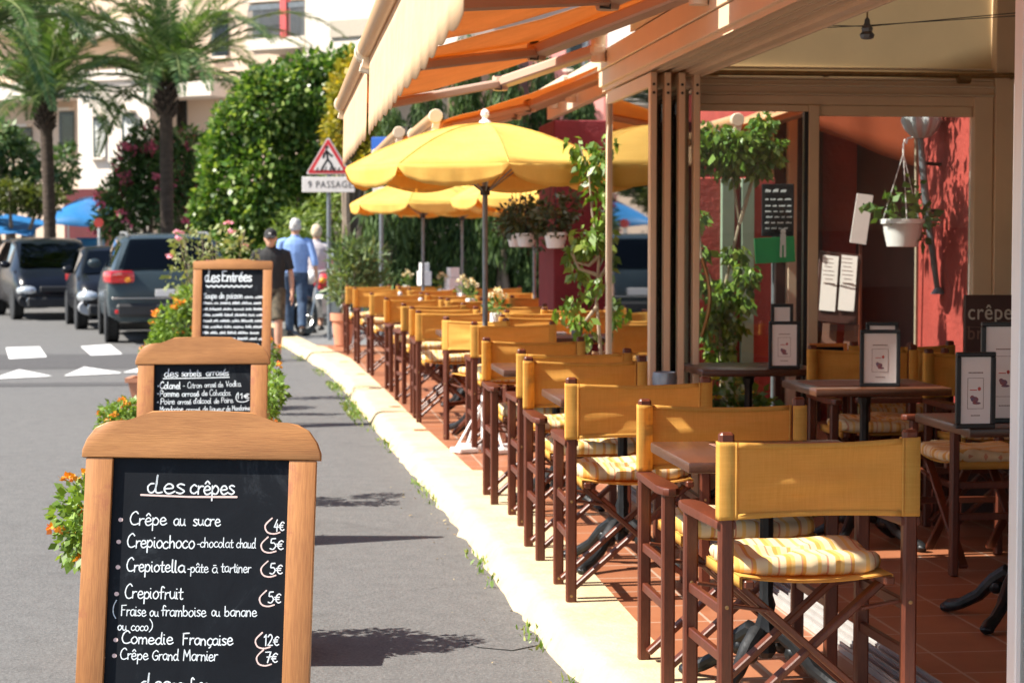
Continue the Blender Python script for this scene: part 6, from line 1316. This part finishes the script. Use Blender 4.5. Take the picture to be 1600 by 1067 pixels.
# ------------------------------------------------------------------ houses behind
mat('cream_render', (.62, .48, .37), .9, .05, 1.2, .15, 12); mat('white_render', (.72, .64, .56), .9, .04, 1.2); mat('orange_render', (.55, .22, .10), .9, .1, 2); mat('shutter', (.62, .62, .58), .6, .06, 6); mat('red_paint', (.62, .10, .10), .6, .06, 6); mat('mesh_screen', (.48, .42, .34), .8, .1, 30); mat('dark_frame', (.05, .07, .07), .4, .2, 6); mat('dark_red_wall', (.10, .012, .016), .8, .1, 3); mat('pink_render', (.70, .30, .27), .9, .06, 2)
glass('window_glass', (.25, .32, .33), 1.3)
class Facade:
    """a house whose front stands on a slanting line; front elements are given where the photo shows them"""
    def __init__(s, name, label, px, y, beta):
        s.p0 = at(px, 381, y); s.p0.z = 0; s.d = Vector((math.cos(beta), -math.sin(beta), 0)); s.n = Vector((-math.sin(beta), -math.cos(beta), 0)); s.t = thing(name, label, 'building', s.p0, -beta)
    def uz(s, px, py, out=0):
        r = ray(px, py); o = s.p0+s.n*out; k = (o-CP).dot(s.n)/r.dot(s.n); p = CP+r*k; return (p-s.p0).dot(s.d), p.z
    def box(s, name, m_, px0, py0, px1, py1, out0, out1, par=None, bev=0):
        u0, z1 = s.uz(px0, py0, out1); u1, z0 = s.uz(px1, py1, out1); b = MB(); b.box(((u0+u1)/2, -(out0+out1)/2, (z0+z1)/2), (abs(u1-u0), abs(out1-out0), abs(z1-z0)), None, bev); return b.build(name, m_, par or s.t)
    def window(s, px0, py0, px1, py1, out=0, m_='shutter'):
        w_ = s.box('window', 'dark_frame', px0, py0, px1, py1, out-.1, out+.03); u0, z1 = s.uz(px0, py0, out); u1, z0 = s.uz(px1, py1, out)
        b = MB(); b.box(((u0+u1)/2+.1, -(out+.045), (z0+z1)/2-.05), (abs(u1-u0)*.80, .03, abs(z1-z0)*.9)); b.build('shutter' if m_ == 'shutter' else 'pane', m_, w_)
        b = MB(); b.box(((u0+u1)/2, -(out+.07), z0-.04), (abs(u1-u0)*1.15, .2, .06)); b.box(((u0+u1)/2, -(out+.12), z1+.06), (abs(u1-u0)*1.1, .3, .08)); b.build('sill', 'white_render', w_); return w_
h = Facade('apartment_house', 'cream apartment house with tall windows, bay and balconies behind the palms', 200, 62, R(28))
h.box('wall', 'cream_render', -420, -160, 400, 400, -9, 0); by_ = h.box('bay', 'white_render', 121, 122, 236, 400, .0, 1.4); h.box('parapet', 'white_render', 118, 112, 240, 122, -.1, 1.5)
h.window(145, 184, 164, 246, 1.4); h.window(190, 178, 211, 240, 1.4); h.window(330, 24, 356, 88, 0, 'window_glass'); h.window(30, 200, 50, 250, 0, 'window_glass'); h.window(250, 155, 292, 205, 0, 'window_glass'); h.window(92, 175, 116, 235, 0, 'window_glass')

for (a, b_, c, d) in ((-60, 135, 118, 152), (240, 128, 330, 150), (-60, 20, 120, 40), (60, 40, 240, 52)): h.box('balcony', 'white_render', a, b_, c, d, 0, 1.2, bev=.02)
h.box('base_wall', 'dark_red_wall', 100, 296, 175, 400, 1.45, 1.6)
h2 = Facade('balcony_house', 'bright white house with railed balcony and red post at the top of the photo', 480, 50, R(30))
h2.box('wall', 'cream_render', 384, -140, 700, 330, -8, 0); h2.box('balcony', 'white_render', 476, -6, 720, 84, .0, 1.6, bev=.02); h2.box('screen', 'mesh_screen', 515, 33, 720, 46, 1.61, 1.66); h2.box('balcony', 'white_render', 384, 62, 475, 74, 0, 1.4); h2.box('post', 'red_paint', 437, -60, 447, 61, 1.2, 1.4); h2.window(394, 8, 474, 60, 0, 'window_glass')
rl = h2.box('railing', 'grey_iron', 388, 9, 475, 11, 1.30, 1.36)
u0, z0 = h2.uz(388, 61, 1.33); u1, z1 = h2.uz(475, 9, 1.33); b = MB()
for i in range(26): u = u0+(u1-u0)*i/25; b.box((u, -1.33, (z0+z1)/2), (.025, .025, z1-z0))
b.build('bars', 'grey_iron', rl)
h3 = Facade('pink_house', 'pink house glimpsed between the awnings, with a pale framed window', 880, 48, R(20)); h3.box('wall', 'pink_render', 826, 40, 943, 360, -6, 0); h3.window(838, 92, 858, 120, 0, 'window_glass'); h3.window(884, 60, 905, 108, 0, 'window_glass'); h3.box('pipe', 'grey_iron', 910, 40, 918, 130, .02, .15)
h4 = Facade('row_house', 'pale row house closing the street far behind the parked cars', 100, 80, R(10)); h4.box('wall', 'white_render', -900, 60, 1500, 400, -6, 0)

h5 = Facade('white_house', 'sunlit white house glimpsed above the veranda fascia between the awning arms', 945, 44, R(35)); h5.box('wall', 'white_render', 950, -200, 1500, 360, -5, 0); h5.box('cornice', 'white_render', 950, 60, 1500, 66, 0, .12); h5.window(1100, 30, 1130, 80, 0, 'window_glass')
